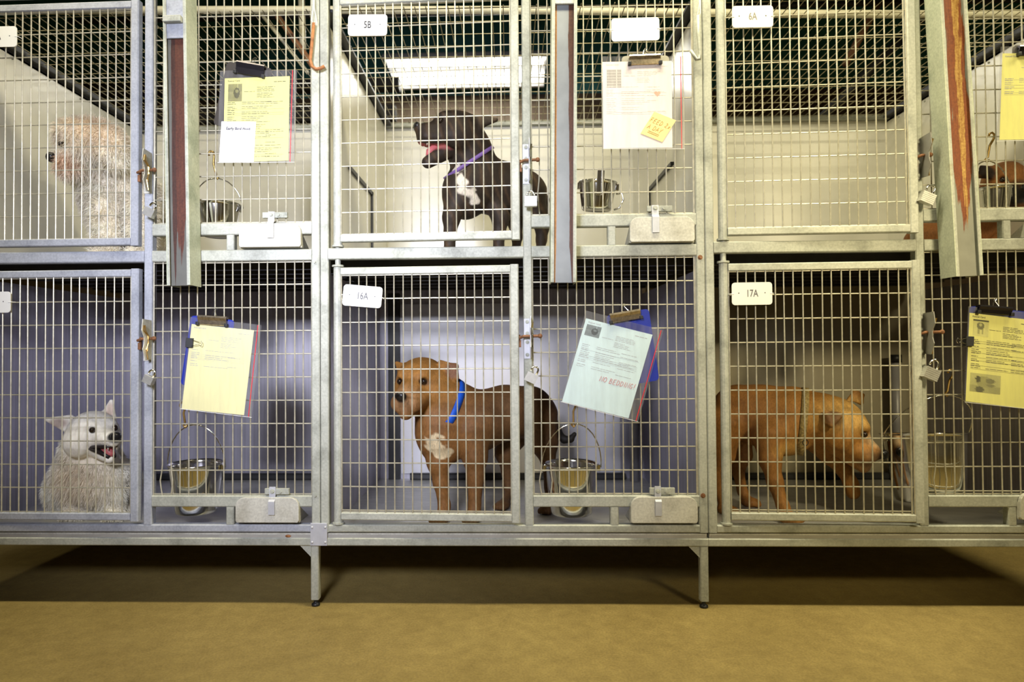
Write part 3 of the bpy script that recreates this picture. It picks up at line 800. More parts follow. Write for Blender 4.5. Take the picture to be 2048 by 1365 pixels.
PLATE_GROUP = 'white number plates wired to the cages'
def number_plate(TL, TR, BL, txt, ink, label, size=0.020, holes=True, Y=-0.012):
    F = Frame(TL, TR, BL, Y)
    t = thing('number_plate', F.P(F.w / 2, F.h), label, 'sign', PLATE_GROUP)
    c = 0.010; pts = []
    for cs, ct, a0 in ((c, c, 180), (F.w - c, c, 270), (F.w - c, F.h - c, 0), (c, F.h - c, 90)):
        for i in range(5):
            a = math.radians(a0 + i * 22.5)
            pts.append(F.P(cs + c * math.cos(a), ct + c * math.sin(a), 0))
    MB().prism(pts, F.n * 0.003).build('plate', MAT['white_plastic'], t)
    if txt:
        mb = MB(); F.write(mb, F.w * 0.5, F.h * 0.5, 0.0034, txt, size * 1.6, 0.0002, 0.70)
        mb.build('lettering', MAT[ink], t)
    if holes:
        for s in (0.17, 0.82):
            MB().tube([F.P(F.w * s, F.h * 0.47, 0.001), F.P(F.w * s, F.h * 0.47, 0.0033)], 0.0017, 8).build('hole', MAT['ink'], t)
    for s in (0.0, 1.0):
        e = -0.006 if s == 0 else 0.006
        MB().tube([F.P(F.w * s - e, F.h * 0.5, 0.0032), F.P(F.w * s + e * 0.6, F.h * 0.5, 0.002), F.P(F.w * s + e, F.h * 0.5, -0.012)], 0.0013, 6).build('tie_wire', MAT['white_plastic'], t)
number_plate((697, 30), (775, 29.5), (696, 72.5), '5B', 'ink', 'white plate reading 5B on the brindle dog\'s cage door')
number_plate((688.4, 568.8), (766, 575), (684.3, 611), '16A', 'soft_ink', 'tilted white plate with faded 16A on the brown dog\'s cage door')
number_plate((1463, 566), (1543.5, 564.5), (1463.5, 611), '17A', 'mid_ink', 'white plate reading 17A on the tan dog\'s cage door')
number_plate((1463.7, 13), (1545.5, 11.5), (1464, 56.5), '6A', 'faint_ink', 'white plate with a very faded 6A on the empty cage\'s door')
number_plate((-44, 54.5), (34.6, 53), (-44, 95.5), '4A', 'ink', 'white plate ending in a black A on the cream dog\'s cage door')
number_plate((-56, 585), (22, 583.5), (-56, 627), '', 'ink', 'white plate with no lettering in view on the white dog\'s cage door')
number_plate((1222, 38), (1318, 35), (1223, 84), '', 'ink', 'blank white plate above the pink kennel card', holes=False)

def photo(F, s0, s1, t0, t1, d, fn, parent, nx=22, ny=26):
    vs, fs, cols = [], [], []
    for j in range(ny + 1):
        for i in range(nx + 1):
            vs.append(F.P(s0 + (s1 - s0) * i / nx, t0 + (t1 - t0) * j / ny, d)); cols.append(fn(i / nx, j / ny))
    for j in range(ny):
        for i in range(nx):
            a = j * (nx + 1) + i; fs.append((a, a + 1, a + nx + 2, a + nx + 1))
    o = MB().add(vs, fs).build('printed_photo', MAT['print'], parent)
    at = o.data.color_attributes.new('coat', 'FLOAT_COLOR', 'POINT')
    at.data.foreach_set('color', [c for q in cols for c in (*q, 1.0)])
MAT['print'] = coat('printed_picture', 0.75, 300, 0.05)

def blob(x, y, cx, cy, rx, ry):
    return ((x - cx) / rx) ** 2 + ((y - cy) / ry) ** 2 < 1
def cage_picture(paper):
    def f(x, y):
        g = 0.22 + 0.25 * (1 - y)
        if y < 0.45 and int(x * 22) % 2: g *= 0.45
        if blob(x, y, 0.62, 0.52, 0.22, 0.30): g = 0.10
        if blob(x, y, 0.62, 0.42, 0.12, 0.10): g = 0.28
        if y > 0.82: g = 0.30
        return tuple(g * c for c in paper)
    return f
def grid_picture(paper):
    return lambda x, y: tuple((0.30 if (int(x * 22) % 2 and int(y * 26) % 4) else 0.80) * c for c in paper)
def standing_picture(paper):
    def f(x, y):
        g = 0.85
        if y < 0.10: g = 0.08
        if blob(x, y, 0.48, 0.38, 0.24, 0.22): g = 0.22 + 0.4 * (blob(x, y, 0.48, 0.30, 0.10, 0.09))
        if 0.55 < y < 0.85 and (abs(x - 0.36) < 0.05 or abs(x - 0.60) < 0.05): g = 0.45
        return tuple(g * c for c in paper)
    return f
def head_picture(paper):
    def f(x, y):
        g = 0.62 - 0.15 * (y > 0.62)
        if blob(x, y, 0.45, 0.42, 0.25, 0.30): g = 0.42
        if blob(x, y, 0.66, 0.36, 0.16, 0.14): g = 0.24
        if blob(x, y, 0.26, 0.30, 0.08, 0.18): g = 0.10
        if blob(x, y, 0.68, 0.58, 0.14, 0.08): g = 0.30
        if blob(x, y, 0.32, 0.85, 0.14, 0.16): g = 0.14
        return tuple(g * c for c in paper)
    return f

def sleeve(TL, TR, BL, label, strip=0.945, Y=-0.021):
    F = Frame(TL, TR, BL, Y)
    t = thing('plastic_sleeve', F.P(F.w / 2, F.h), label, 'sleeve', 'clear zip sleeves holding kennel cards')
    F.slab(MB(), 0, F.w, 0, F.h, -0.0014, 0.0014).build('pouch', MAT['film'], t)
    if strip:
        F.slab(MB(), F.w * strip - 0.0011, F.w * strip + 0.0011, 0.002, F.h - 0.001, 0.0015, 0.0024).build('zip_strip', MAT['red_strip'], t)
        F.slab(MB(), F.w * strip + 0.004, F.w * strip + 0.0052, 0.002, F.h - 0.001, 0.0015, 0.0022).build('zip_ridge', MAT['film'], t)
    F.slab(MB(), 0.0, F.w, F.h - 0.0012, F.h, 0.0014, 0.0019).build('hem', MAT['white_plastic'], t)
    return F

def kennel_card(TL, TR, BL, mat, ink, label, seed, pic=None, extent=0.55, Y=-0.021, header='Kennel Card'):
    F = Frame(TL, TR, BL, Y)
    t = thing('kennel_card', F.P(F.w / 2, F.h), label, 'paper', 'kennel cards hung on the cages')
    F.slab(MB(), 0, F.w, 0, F.h, -0.0003, 0.0003).build('sheet', MAT[mat], t)
    r = random.Random(seed); mb = MB(); d0, d1 = 0.0003, 0.0006
    def line(s0, s1, tt, th=0.0012):
        s = s0
        while s < s1:                                   # words
            e = min(s1, s + r.uniform(0.006, 0.020))
            F.slab(mb, s, e, tt, tt + th, d0, d1); s = e + 0.0022
    w, h = F.w, F.h
    line(0.76 * w, 0.94 * w, 0.055 * h, 0.0018)
    for i in range(4): line(0.50 * w, (0.74 + r.uniform(-.05, .1)) * w, (0.115 + 0.016 * i) * h)
    for i in range(4): line(0.50 * w, (0.70 + r.uniform(-.05, .08)) * w, (0.19 + 0.016 * i) * h)
    line(0.30 * w, 0.47 * w, 0.165 * h)
    tt = 0.29
    while tt < extent:
        line(0.05 * w, r.uniform(0.14, 0.2) * w, tt * h, 0.0015)
        if r.random() < 0.75: line(0.27 * w, r.uniform(0.5, 0.75) * w, tt * h)
        if r.random() < 0.4: line(0.64 * w, r.uniform(0.78, 0.92) * w, (tt + 0.004) * h)
        if r.random() < 0.3: F.slab(mb, 0.05 * w, 0.92 * w, (tt + 0.017) * h, (tt + 0.017) * h + 0.0004, d0, d1)
        tt += r.choice((0.020, 0.022, 0.034))
    F.write(mb, 0.14 * w, 0.035 * h, 0.0006, header, 0.0075, 0.0001)
    p = mb.build('print', MAT[ink], t); p['kind'] = 'stuff'
    if pic:
        fn, box = pic
        photo(F, box[0] * w, box[1] * w, box[2] * h, box[3] * h, 0.0005, fn, t)
    return F, t

def clipboard(TL, TR, BL, mat, clip, clip_mat, label, Y=-0.012, dark=True):
    """clip = (px, py, length_px, rot_deg, height_px)"""
    F = Frame(TL, TR, BL, Y)
    t = thing('clipboard', F.P(F.w / 2, F.h), label, 'clipboard', 'clipboards hung on the cages')
    c = 0.012; pts = []
    for cs, ct, a0 in ((c, c, 180), (F.w - c, c, 270), (F.w - c, F.h - c, 0), (c, F.h - c, 90)):
        for i in range(5):
            a = math.radians(a0 + i * 22.5); pts.append(F.P(cs + c * math.cos(a), ct + c * math.sin(a), 0))
    MB().prism(pts, F.n * 0.003).build('board', MAT[mat], t)
    cp = U(clip[0], clip[1], -0.028); L = clip[2] * SC(-0.03); hh = clip[4] * SC(-0.03)
    M = Matrix.Translation(cp) @ Matrix.Rotation(math.radians(clip[3]), 4, 'Y')
    prof = [(0.016, hh / 2 - 0.004), (0.002, hh / 2), (-0.004, hh / 2 - 0.001), (-0.006, hh / 2 - 0.006), (-0.001, 0.0), (0.001, -hh / 2 + 0.002), (0.004, -hh / 2), (0.006, -hh / 2 + 0.002), (0.002, 0.001), (-0.002, hh / 2 - 0.007), (0.012, hh / 2 - 0.009)]
    k = MB().prism([(-L / 2, y, z) for y, z in prof], (L, 0, 0), M).build('clip', MAT[clip_mat], t)
    for s in (-1, 1):
        MB().box(s * L / 2 - 0.005, s * L / 2 + 0.005, -0.0055, 0.006, -hh / 2 - 0.002, -hh / 2 + 0.009, M).build('clip_corner', MAT['black'], k, False, 0.0015)
    mb = MB()
    mb.tube([M @ Vector((-0.005, 0.004, hh / 2)), M @ Vector((-0.001, 0.008, hh / 2 + 0.016)), M @ Vector((0.004, 0.012, hh / 2 + 0.024)), M @ Vector((0.009, 0.012, hh / 2 + 0.022)), M @ Vector((0.003, 0.008, hh / 2 + 0.014)), M @ Vector((0.012, 0.004, hh / 2))], 0.0011, 6)
    mb.build('hanging_wire', MAT['chrome'], k)
    return F

# cream dog's side: yellow card, white notice, dark board
clipboard((455, 124), (546, 138), (427, 250), 'black_board', (500, 138, 59, 11, 26), 'clip_dark', 'dark brown clipboard tilted behind the yellow card with the white notice')
sleeve((440.5, 141.5), (594, 140), (435, 326), 'clear sleeve on the dark clipboard, with the white notice and yellow card')
YC, _t = kennel_card((449.7, 157), (579.5, 152.5), (446.5, 325), 'paper_yellow', 'ink', 'bright yellow kennel card behind the white Early Bird Hold notice', 3, (cage_picture((0.83, 0.80, 0.30)), (0.055, 0.27, 0.07, 0.28)), 0.95)
F = Frame((443, 243), (512, 244), (438, 324.5), -0.0226)
nt_ = thing('notice', F.P(F.w / 2, F.h), 'small white notice reading Early Bird Hold over the yellow card', 'paper')
F.slab(MB(), 0, F.w, 0, F.h, -0.0003, 0.0003).build('sheet', MAT['paper_white'], nt_)
mb = MB(); F.write(mb, F.w * 0.5, F.h * 0.175, 0.0006, 'Early Bird Hold', 0.0125, 0.00035)
mb.build('lettering', MAT['ink'], nt_)
mb = MB()
for i, (tt, ln) in enumerate(((0.30, 0.6), (0.38, 0.55), (0.46, 0.2), (0.57, 0.58), (0.635, 0.58))):
    s = F.w * (0.5 - ln / 2)
    while s < F.w * (0.5 + ln / 2): F.slab(mb, s, s + 0.006, tt * F.h, tt * F.h + 0.0014, 0.0003, 0.0006); s += 0.0078
o = mb.build('print', MAT['grey_ink'], nt_); o['kind'] = 'stuff'
# brindle dog's side: pink card
clipboard((1243, 113), (1338, 112), (1243, 285), 'beige_board', (1290, 118.5, 62, -1, 20), 'clip_bronze', 'beige clipboard behind the pink kennel card')
sleeve((1204, 113), (1367, 112.5), (1206, 298.5), 'clear sleeve holding the pink kennel card and the orange note', 0.962)
PC, _t = kennel_card((1205, 124), (1343, 122), (1206.5, 297), 'paper_pink', 'pale_ink', 'faded pink kennel card with a printed heart and grid picture', 5, (grid_picture((0.86, 0.80, 0.74)), (0.06, 0.27, 0.09, 0.30)), 0.62)
mb = MB(); hs = []
for i in range(24):
    a = 2 * math.pi * i / 24
    hs.append(PC.P(PC.w * 0.79 + 0.0006 * 16 * math.sin(a) ** 3, PC.h * 0.375 - 0.0006 * (13 * math.cos(a) - 5 * math.cos(2 * a) - 2 * math.cos(3 * a) - math.cos(4 * a)), 0.0005))
mb.prism(hs, PC.n * 0.0002).build('printed_heart', plain('coral_print', (0.85, 0.42, 0.30), 0.7), _t)
F = Frame((1308.5, 223.5), (1352, 241), (1281, 267), -0.0226)
sn = thing('sticky_note', F.P(F.w / 2, F.h), 'orange sticky note reading FEED 2x A DAY on the pink card', 'note')
F.slab(MB(), 0, F.w, 0, F.h, -0.0003, 0.0003).build('sheet', MAT['sticky'], sn)
mb = MB(); F.strokes(mb, F.w * 0.04, F.h * 0.42, 0.0006, 'FEED 2x', F.h * 0.18); F.strokes(mb, F.w * 0.10, F.h * 0.70, 0.0006, 'A DAY', F.h * 0.18)
for q in (0.78, 0.84): mb.tube([F.P(F.w * 0.22, F.h * q, 0.0006), F.P(F.w * 0.72, F.h * (q + 0.01), 0.0006)], 0.0006, 4)
mb.build('handwriting', MAT['brown_ink'], sn)
# white dog's side: pale yellow card on a blue board
clipboard((383, 631), (470, 641), (362, 770), 'blue_board', (424, 641.5, 59, 4, 20), 'clip_bronze', 'blue clipboard behind the pale yellow kennel card')
sleeve((380.5, 634), (523, 650.5), (361, 818.5), 'clear sleeve with red strip holding the pale yellow card', 0.955)
kennel_card((383.5, 648.6), (508, 661), (363.4, 818), 'paper_pale', 'grey_ink', 'pale yellow kennel card beside the white dog, lower half blank', 9, None, 0.48)
# brown dog's side: blue card
clipboard((1212, 632), (1297, 617.5), (1233, 775), 'blue_board', (1251, 632.5, 61, -9, 20), 'clip_bronze', 'blue clipboard tilted behind the pale blue card')
sleeve((1172, 621.5), (1326.8, 661), (1121, 804), 'clear sleeve with red strip holding the pale blue card', 0.972)
BC, _t = kennel_card((1172, 637), (1305, 670), (1124, 803.5), 'paper_blue', 'grey_ink', 'pale blue kennel card with red handwriting NO BEDDING!', 11, (cage_picture((0.66, 0.80, 0.84)), (0.04, 0.26, 0.06, 0.19)), 0.55)
mb = MB(); BC.strokes(mb, BC.w * 0.44, BC.h * 0.665, 0.0006, 'NO BEDDING!', 0.0160, 0.0008, 0.12, 0.80)
mb.build('handwriting', MAT['red_ink'], _t)
# tan dog's side: two yellow cards running out of the frame
clipboard((1938, 612), (2064, 625), (1930, 800), 'blue_board', (1991, 620.5, 64, 5, 17), 'clip_dark', 'dark blue clipboard behind the yellow card with two dog photographs')
sleeve((1937, 613), (2082, 628), (1929, 805), 'clear sleeve holding the yellow card with two dog photographs', None)
RC, _t = kennel_card((1939, 626), (2075, 642), (1931, 803), 'paper_yellow', 'ink', 'yellow kennel card printed with two dog photographs', 15, (standing_picture((0.83, 0.80, 0.30)), (0.06, 0.29, 0.065, 0.25)), 0.62)
photo(RC, 0.05 * RC.w, 0.50 * RC.w, 0.67 * RC.h, 0.88 * RC.h, 0.0005, head_picture((0.83, 0.80, 0.30)), _t)
clipboard((2024, 92), (2118, 88), (2026, 250), 'black_board', (2070, 99, 62, -2, 20), 'clip_dark', 'dark clipboard behind the plain yellow card near the boxer dog')
sleeve((2002, 93.5), (2150, 90), (1992, 283), 'clear sleeve holding the plain yellow card near the boxer dog', None)
kennel_card((2005, 107), (2135, 105), (1999, 280), 'paper_yellow', 'grey_ink', 'plain yellow kennel card near the boxer dog, lower half blank', 19, None, 0.47)

def binder_clip(px, py, rot, label):
    c = U(px, py, -0.024); M = Matrix.Translation(c) @ Matrix.Rotation(math.radians(rot), 4, 'Y')
    t = thing('binder_clip', c, label, 'clip', 'black binder clips')
    MB().prism([(-0.010, -0.006, -0.015), (0.012, -0.0035, -0.015), (0.012, 0.011, -0.015), (-0.010, 0.014, -0.015)], (0, 0, 0.030), M).build('jaw', MAT['black'], t, False, 0.001)
    MB().tube([M @ Vector((0.010, -0.006, 0.010)), M @ Vector((0.034, -0.009, 0.004)), M @ Vector((0.042, -0.010, 0.008)), M @ Vector((0.046, -0.010, 0.0)), M @ Vector((0.042, -0.010, -0.008)), M @ Vector((0.034, -0.009, -0.003)), M @ Vector((0.010, -0.006, -0.010))], 0.0009, 6).build('wire_arm', MAT['chrome'], t, True)
binder_clip(379, 686, 4, 'black binder clip on the edge of the pale yellow card')
binder_clip(1939, 683, 183, 'black binder clip on the edge of the card with two photographs')

# ------------------------------------------------------------------ buckets and their hooks
def arc(a, b, top, n=12):
    """bail curve from ear a over top to ear b"""
    a, b, top = Vector(a), Vector(b), Vector(top); c = (a + b) / 2
    pts = []
    for i in range(n + 1):
        th = math.pi * i / n
        pts.append(c + (a - c) * math.cos(th) + (top - c) * math.sin(th))
    return pts
def bucket(rim, rw, bottom, bw, apex, Y, label, tilt=(0, 0), tab=False):
    """rim/bottom: photo centre of the rim and the base, rw/bw: their widths in photo pixels"""
    s = SC(Y); top = U(rim[0], rim[1], Y); bot = U(bottom[0], bottom[1], Y)
    h = top.z - bot.z; R, r = rw * s / 2, bw * s / 2
    M = Matrix.Translation((top.x, Y, bot.z)) @ Matrix.Rotation(math.radians(tilt[0]), 4, 'X') @ Matrix.Rotation(math.radians(tilt[1]), 4, 'Y')
    t = thing('bucket', (top.x, Y, bot.z), label, 'bucket', 'steel buckets hung in the cages')
    prof = [(0.0, 0.004), (r * 0.86, 0.004), (r * 0.90, 0.0), (r * 0.97, 0.003), (r, 0.012), (r + (R - r) * 0.5, h * 0.5), (R * 0.985, h - 0.010), (R * 0.985, h - 0.004), (R * 1.03, h - 0.003), (R * 1.04, h), (R * 1.01, h + 0.002), (R * 0.965, h - 0.002), (R * 0.96, h - 0.010), (r + (R - r) * 0.5 - 0.003, h * 0.5), (r * 0.96, 0.014), (0, 0.012)]
    MB().lathe(prof, 40, M).build('pail', MAT['chrome'], t, True)
    ears = []
    for q in (-1, 1):
        e = M @ Vector((q * R * 1.04, 0, h - 0.014))
        MB().box(q * R * 1.03 - 0.004, q * R * 1.03 + 0.006, -0.009, 0.009, h - 0.026, h - 0.004, M).build('ear', MAT['chrome'], t, False, 0.002)
        ears.append(M @ Vector((q * (R * 1.04 + 0.008), 0, h - 0.014)))
    if apex:
        ap = U(apex[0], apex[1], Y - 0.02)
        MB().tube(arc(ears[0], ears[1], ap, 18), 0.0021, 8).build('bail', MAT['chrome'], t, True)
    if tab:
        MB().box(-0.011, 0.011, -R * 1.0 - 0.004, -R * 1.0, h - 0.05, h + 0.028, M).build('hanging_tab', MAT['chrome'], t, False, 0.001)
        pts = [M @ Vector((R * 0.98, -0.01, h * 0.60)), M @ Vector((R * 1.30, -0.015, h * 0.62)), M @ Vector((R * 1.38, -0.015, h * 0.40)), M @ Vector((R * 1.2, -0.012, h * 0.12)), M @ Vector((R * 0.92, -0.01, h * 0.05))]
        MB().tube(pts, 0.003, 8).build('side_handle', MAT['chrome'], t, True)
    return t
def snap_hook(top, bot, Y, label):
    a, b = U(top[0], top[1], Y), U(bot[0], bot[1], Y)
    d = (b - a).normalized(); L = (b - a).length; n = Vector((d.z, 0, -d.x))
    t = thing('snap_hook', b, label, 'hook', 'brass hooks carrying the buckets')
    pts = [a + n * 0.008 + d * 0.012, a + n * 0.007 + d * 0.004, a - d * 0.001, a - n * 0.008 + d * 0.004, a - n * 0.008 + d * 0.018, a + d * L * 0.45, b - d * 0.012, b + n * 0.006 - d * 0.002, b + d * 0.004, b - n * 0.006 - d * 0.004]
    MB().tube(pts, 0.0034, 8).build('hook_body', MAT['brass'], t, True)
bucket((393, 927), 105, (390, 1025), 80, (390, 850), 0.12, 'steel bucket hung beside the white dog\'s cage')
snap_hook((364, 806), (371, 853), 0.02, 'brass hook carrying the bucket beside the white dog')
bucket((1142, 927), 105, (1143, 1028), 82, (1148, 848), 0.12, 'steel bucket hung beside the brown dog')
snap_hook((1146.5, 800), (1147, 852), 0.02, 'brass hook carrying the bucket beside the brown dog')
bucket((1858, 868), 150, (1866, 1004), 118, (1892, 791), 0.13, 'tall steel bucket beside the tan dog\'s cage', (-7, 0))
snap_hook((1902, 740), (1894, 790), 0.02, 'brass hook carrying the tall bucket beside the tan dog')
bucket((437, 410), 88, (434, 474), 62, (431, 357), 0.10, 'small steel bucket hung beside the cream dog\'s cage')
snap_hook((421, 303), (434, 356), 0.02, 'brass hook carrying the small bucket beside the cream dog')
bucket((1192, 366), 74, (1196, 422), 60, None, 0.09, 'steel pitcher pail with side handle below the pink card', (6, 3), True)
bucket((1982, 379), 66, (1984, 432), 54, (1974, 322), 0.09, 'small steel bucket hung in front of the boxer dog')
snap_hook((1984, 266), (1974, 322), 0.02, 'brass hook carrying the bucket in front of the boxer dog')

# bent door rods hanging on wires
def door_rod(wire, rod, mat, label):
    t = thing('door_rod', U(rod[-1][0], rod[-1][1], -0.02), label, 'rod', 'bent door rods hanging on wires')
    MB().tube([U(x, y, -0.018) for x, y in rod], 0.0052, 10).build('rod', MAT[mat], t, True)
    MB().tube([U(x, y, -0.02) for x, y in wire], 0.0011, 6).build('hanging_wire', MAT['white_plastic'], t, True)
door_rod([(627, -30), (627, 12), (622.5, 40), (627, 50), (634, 46), (628.5, 16), (627.5, -30)], [(627.5, 46), (624, 85), (620.5, 120), (624, 133), (632, 138.5), (641, 137), (649, 132.5)], 'rust_hook', 'rust brown bent rod hanging at the post beside the yellow card')
door_rod([(1398, -30), (1399, 8), (1395, 28), (1397, 34), (1401, 26), (1400, -30)], [(1396, 31), (1396.5, 70), (1400, 108), (1399, 118), (1393, 119), (1381, 101)], 'galv', 'grey bent rod hanging at the post beside the pink card')
# ------------------------------------------------------------------ dogs: smooth bodies grown from joined solids
class SDF:
    """field of joined round solids, turned into one continuous skin"""
    def __init__(self, lo, hi, h=0.0042):
        self.h = h; self.lo = np.array(lo, float); n = np.ceil((np.array(hi) - self.lo) / h).astype(int) + 1
        self.ax = [self.lo[i] + h * np.arange(n[i]) for i in range(3)]
        self.F = np.full(tuple(n), 0.2, np.float32)
    def _sub(self, lo, hi, pad):
        sl = []
        for i in range(3):
            a = max(0, int((lo[i] - pad - self.lo[i]) / self.h)); b = min(len(self.ax[i]), int((hi[i] + pad - self.lo[i]) / self.h) + 2)
            if b <= a: return None, None
            sl.append(slice(a, b))
        X, Y, Z = np.meshgrid(self.ax[0][sl[0]], self.ax[1][sl[1]], self.ax[2][sl[2]], indexing='ij')
        return tuple(sl), np.stack((X, Y, Z), -1)
    def _join(self, sl, d, k, cut=False):
        A = self.F[sl]
        if cut:
            h = np.clip(0.5 - 0.5 * (A + d) / k, 0, 1); self.F[sl] = A * (1 - h) - d * h + k * h * (1 - h)
        else:
            h = np.clip(0.5 + 0.5 * (A - d) / k, 0, 1); self.F[sl] = A * (1 - h) + d * h - k * h * (1 - h)
    def cone(self, a, b, ra, rb, k=0.02, cut=False):
        a, b = np.array(a), np.array(b); r = max(ra, rb)
        sl, P = self._sub(np.minimum(a, b) - r, np.maximum(a, b) + r, k + 0.03)
        if sl is None: return
        v = b - a; t = np.clip(((P - a) @ v) / max(v @ v, 1e-9), 0, 1)
        d = np.linalg.norm(P - a - t[..., None] * v, axis=-1) - (ra + t * (rb - ra))
        self._join(sl, d, k, cut)
    def chain(self, pts, k=0.02):
        for (a, ra), (b, rb) in zip(pts[:-1], pts[1:]): self.cone(a, b, ra, rb, k)
    def ell(self, c, r, R=None, k=0.02, cut=False):
        c, r = np.array(c), np.array(r); m = r.max()
        sl, P = self._sub(c - m, c + m, k + 0.03)
        if sl is None: return
        q = P - c
        if R is not None: q = q @ np.array(R)
        k0 = np.linalg.norm(q / r, axis=-1); k1 = np.linalg.norm(q / r ** 2, axis=-1)
        self._join(sl, k0 * (k0 - 1) / np.maximum(k1, 1e-6), k, cut)
    def tri(self, a, b, c, th, k=0.012):
        """flat rounded triangle, for ears"""
        a, b, c = np.array(a), np.array(b), np.array(c)
        sl, P = self._sub(np.minimum(np.minimum(a, b), c) - th, np.maximum(np.maximum(a, b), c) + th, k + 0.02)
        if sl is None: return
        n = np.cross(b - a, c - a); n = n / np.linalg.norm(n)
        def seg(p, q):
            v = q - p; t = np.clip(((P - p) @ v) / (v @ v), 0, 1)
            return np.linalg.norm(P - p - t[..., None] * v, axis=-1)
        d = np.minimum(np.minimum(seg(a, b), seg(b, c)), seg(c, a))
        ins = np.ones(d.shape, bool)
        for p, q in ((a, b), (b, c), (c, a)): ins &= ((P - p) @ np.cross(n, q - p)) >= 0
        d = np.where(ins, np.abs((P - a) @ n), d) - th
        self._join(sl, d, k)
    def skin(self):
        F, h = self.F, self.h
        S = F < 0
        nx, ny, nz = (n - 1 for n in F.shape)
        cnt = np.zeros((nx, ny, nz), np.int8)
        cor = [(i, j, k) for i in (0, 1) for j in (0, 1) for k in (0, 1)]
        for i, j, k in cor: cnt += S[i:i + nx, j:j + ny, k:k + nz]
        act = np.argwhere((cnt > 0) & (cnt < 8))
        idx = np.full((nx, ny, nz), -1, np.int64); idx[tuple(act.T)] = np.arange(len(act))
        acc = np.zeros((len(act), 3)); num = np.zeros(len(act))
        for p in cor:
            for ax in range(3):
                if p[ax]: continue
                q = list(p); q[ax] = 1
                f0 = F[tuple((act + p).T)]; f1 = F[tuple((act + q).T)]
                m = (f0 < 0) != (f1 < 0)
                t = np.where(m, f0 / np.where(m, f0 - f1, 1), 0)
                pos = np.tile(np.array(p, float), (len(act), 1)); pos[:, ax] = t
                acc[m] += pos[m]; num[m] += 1
        V = self.lo + h * (act + acc / num[:, None])
        faces = []
        for ax in range(3):
            u, v = (ax + 1) % 3, (ax + 2) % 3
            a = [slice(1, -1)] * 3; b = [slice(1, -1)] * 3
            a[ax] = slice(0, -1); b[ax] = slice(1, None)
            ed = np.argwhere(S[tuple(a)] != S[tuple(b)])
            off = np.array([1, 1, 1]); off[ax] = 0
            ed = ed + off
            du = np.zeros(3, int); du[u] = 1; dv = np.zeros(3, int); dv[v] = 1
            quad = np.stack([idx[tuple((ed - du - dv).T)], idx[tuple((ed - dv).T)], idx[tuple(ed.T)], idx[tuple((ed - du).T)]], 1)
            ins = S[tuple(ed.T)]
            quad[~ins] = quad[~ins][:, ::-1]
            faces.append(quad[(quad >= 0).all(1)])
        return V, np.concatenate(faces)

def wob(P, f, seed=0.0):
    """cheap smooth noise in -1..1"""
    x, y, z = P[:, 0] * f + seed, P[:, 1] * f + seed * 1.7, P[:, 2] * f + seed * 0.6
    return (np.sin(x + 1.3 * np.sin(y * 1.1 + z)) + np.sin(1.7 * z + 1.1 * np.sin(x * 0.9)) + np.sin(1.3 * y + 1.7 * np.sin(z * 1.2 + x))) / 3
def spot(P, c, r, soft=0.25):
    """1 inside an ellipsoid patch of the coat, 0 outside"""
    d = np.linalg.norm((P - np.array(c)) / np.array(r), axis=1)
    return np.clip((1 - d) / soft + 0.5, 0, 1)[:, None]
def blend(C, m, col):
    return C * (1 - m) + np.array(col) * m

def headframe(o, fwd, up=(0, 0, 1)):
    x = Vector(fwd).normalized(); y = Vector(up).cross(x).normalized(); z = x.cross(y)
    return Matrix.Translation(Vector(o)) @ Matrix((x, y, z)).transposed().to_4x4()

def bully_head(S, M, s=1.0, gape=0.0, muzzle=1.0, slim=1.0, flew=1.0):
    """broad skull, cheeks, square muzzle and jaw; gape opens the mouth (radians)"""
    R = np.array(M.to_3x3())
    T = lambda x, y, z: np.array(M @ Vector((x * s, y * s, z * s)))
    S.ell(T(0, 0, 0), np.array((0.088, 0.072 * slim, 0.066)) * s, R, 0.02)
    for q in (-1, 1):
        S.ell(T(0.048, q * 0.030, 0.026), np.array((0.030, 0.024, 0.020)) * s, R, 0.014)
        S.ell(T(0.012, q * 0.046 * slim, -0.034), np.array((0.056, 0.034, 0.046)) * s, R, 0.018)
    e = 0.060 + 0.068 * muzzle
    S.cone(T(0.055, 0, -0.022), T(e, 0, -0.030), 0.044 * s * slim, 0.034 * s * slim, 0.016)
    for q in (-1, 1):
        S.cone(T(0.066, q * 0.020 * flew, -0.044), T(e, q * 0.017 * flew, -0.047), 0.028 * s * flew, 0.024 * s * flew, 0.010)
    S.ell(T(e + 0.030, 0, -0.017), np.array((0.012, 0.018, 0.014)) * s, R, 0.010)
    c, n = math.cos(gape), math.sin(gape)
    J = lambda x, z: T(0.015 + (x - 0.015) * c + (z + 0.06) * n, 0, -0.06 - (x - 0.015) * n + (z + 0.06) * c)
    S.cone(J(0.015, -0.062), J(e + 0.012, -0.074), 0.034 * s, 0.021 * s, 0.010 if gape else 0.016)
    for q in (-1, 1):
        S.ell(T(0.074, q * 0.038 * slim, 0.008), np.array((0.010, 0.013, 0.009)) * s, R, 0.008, True)
    return T, J

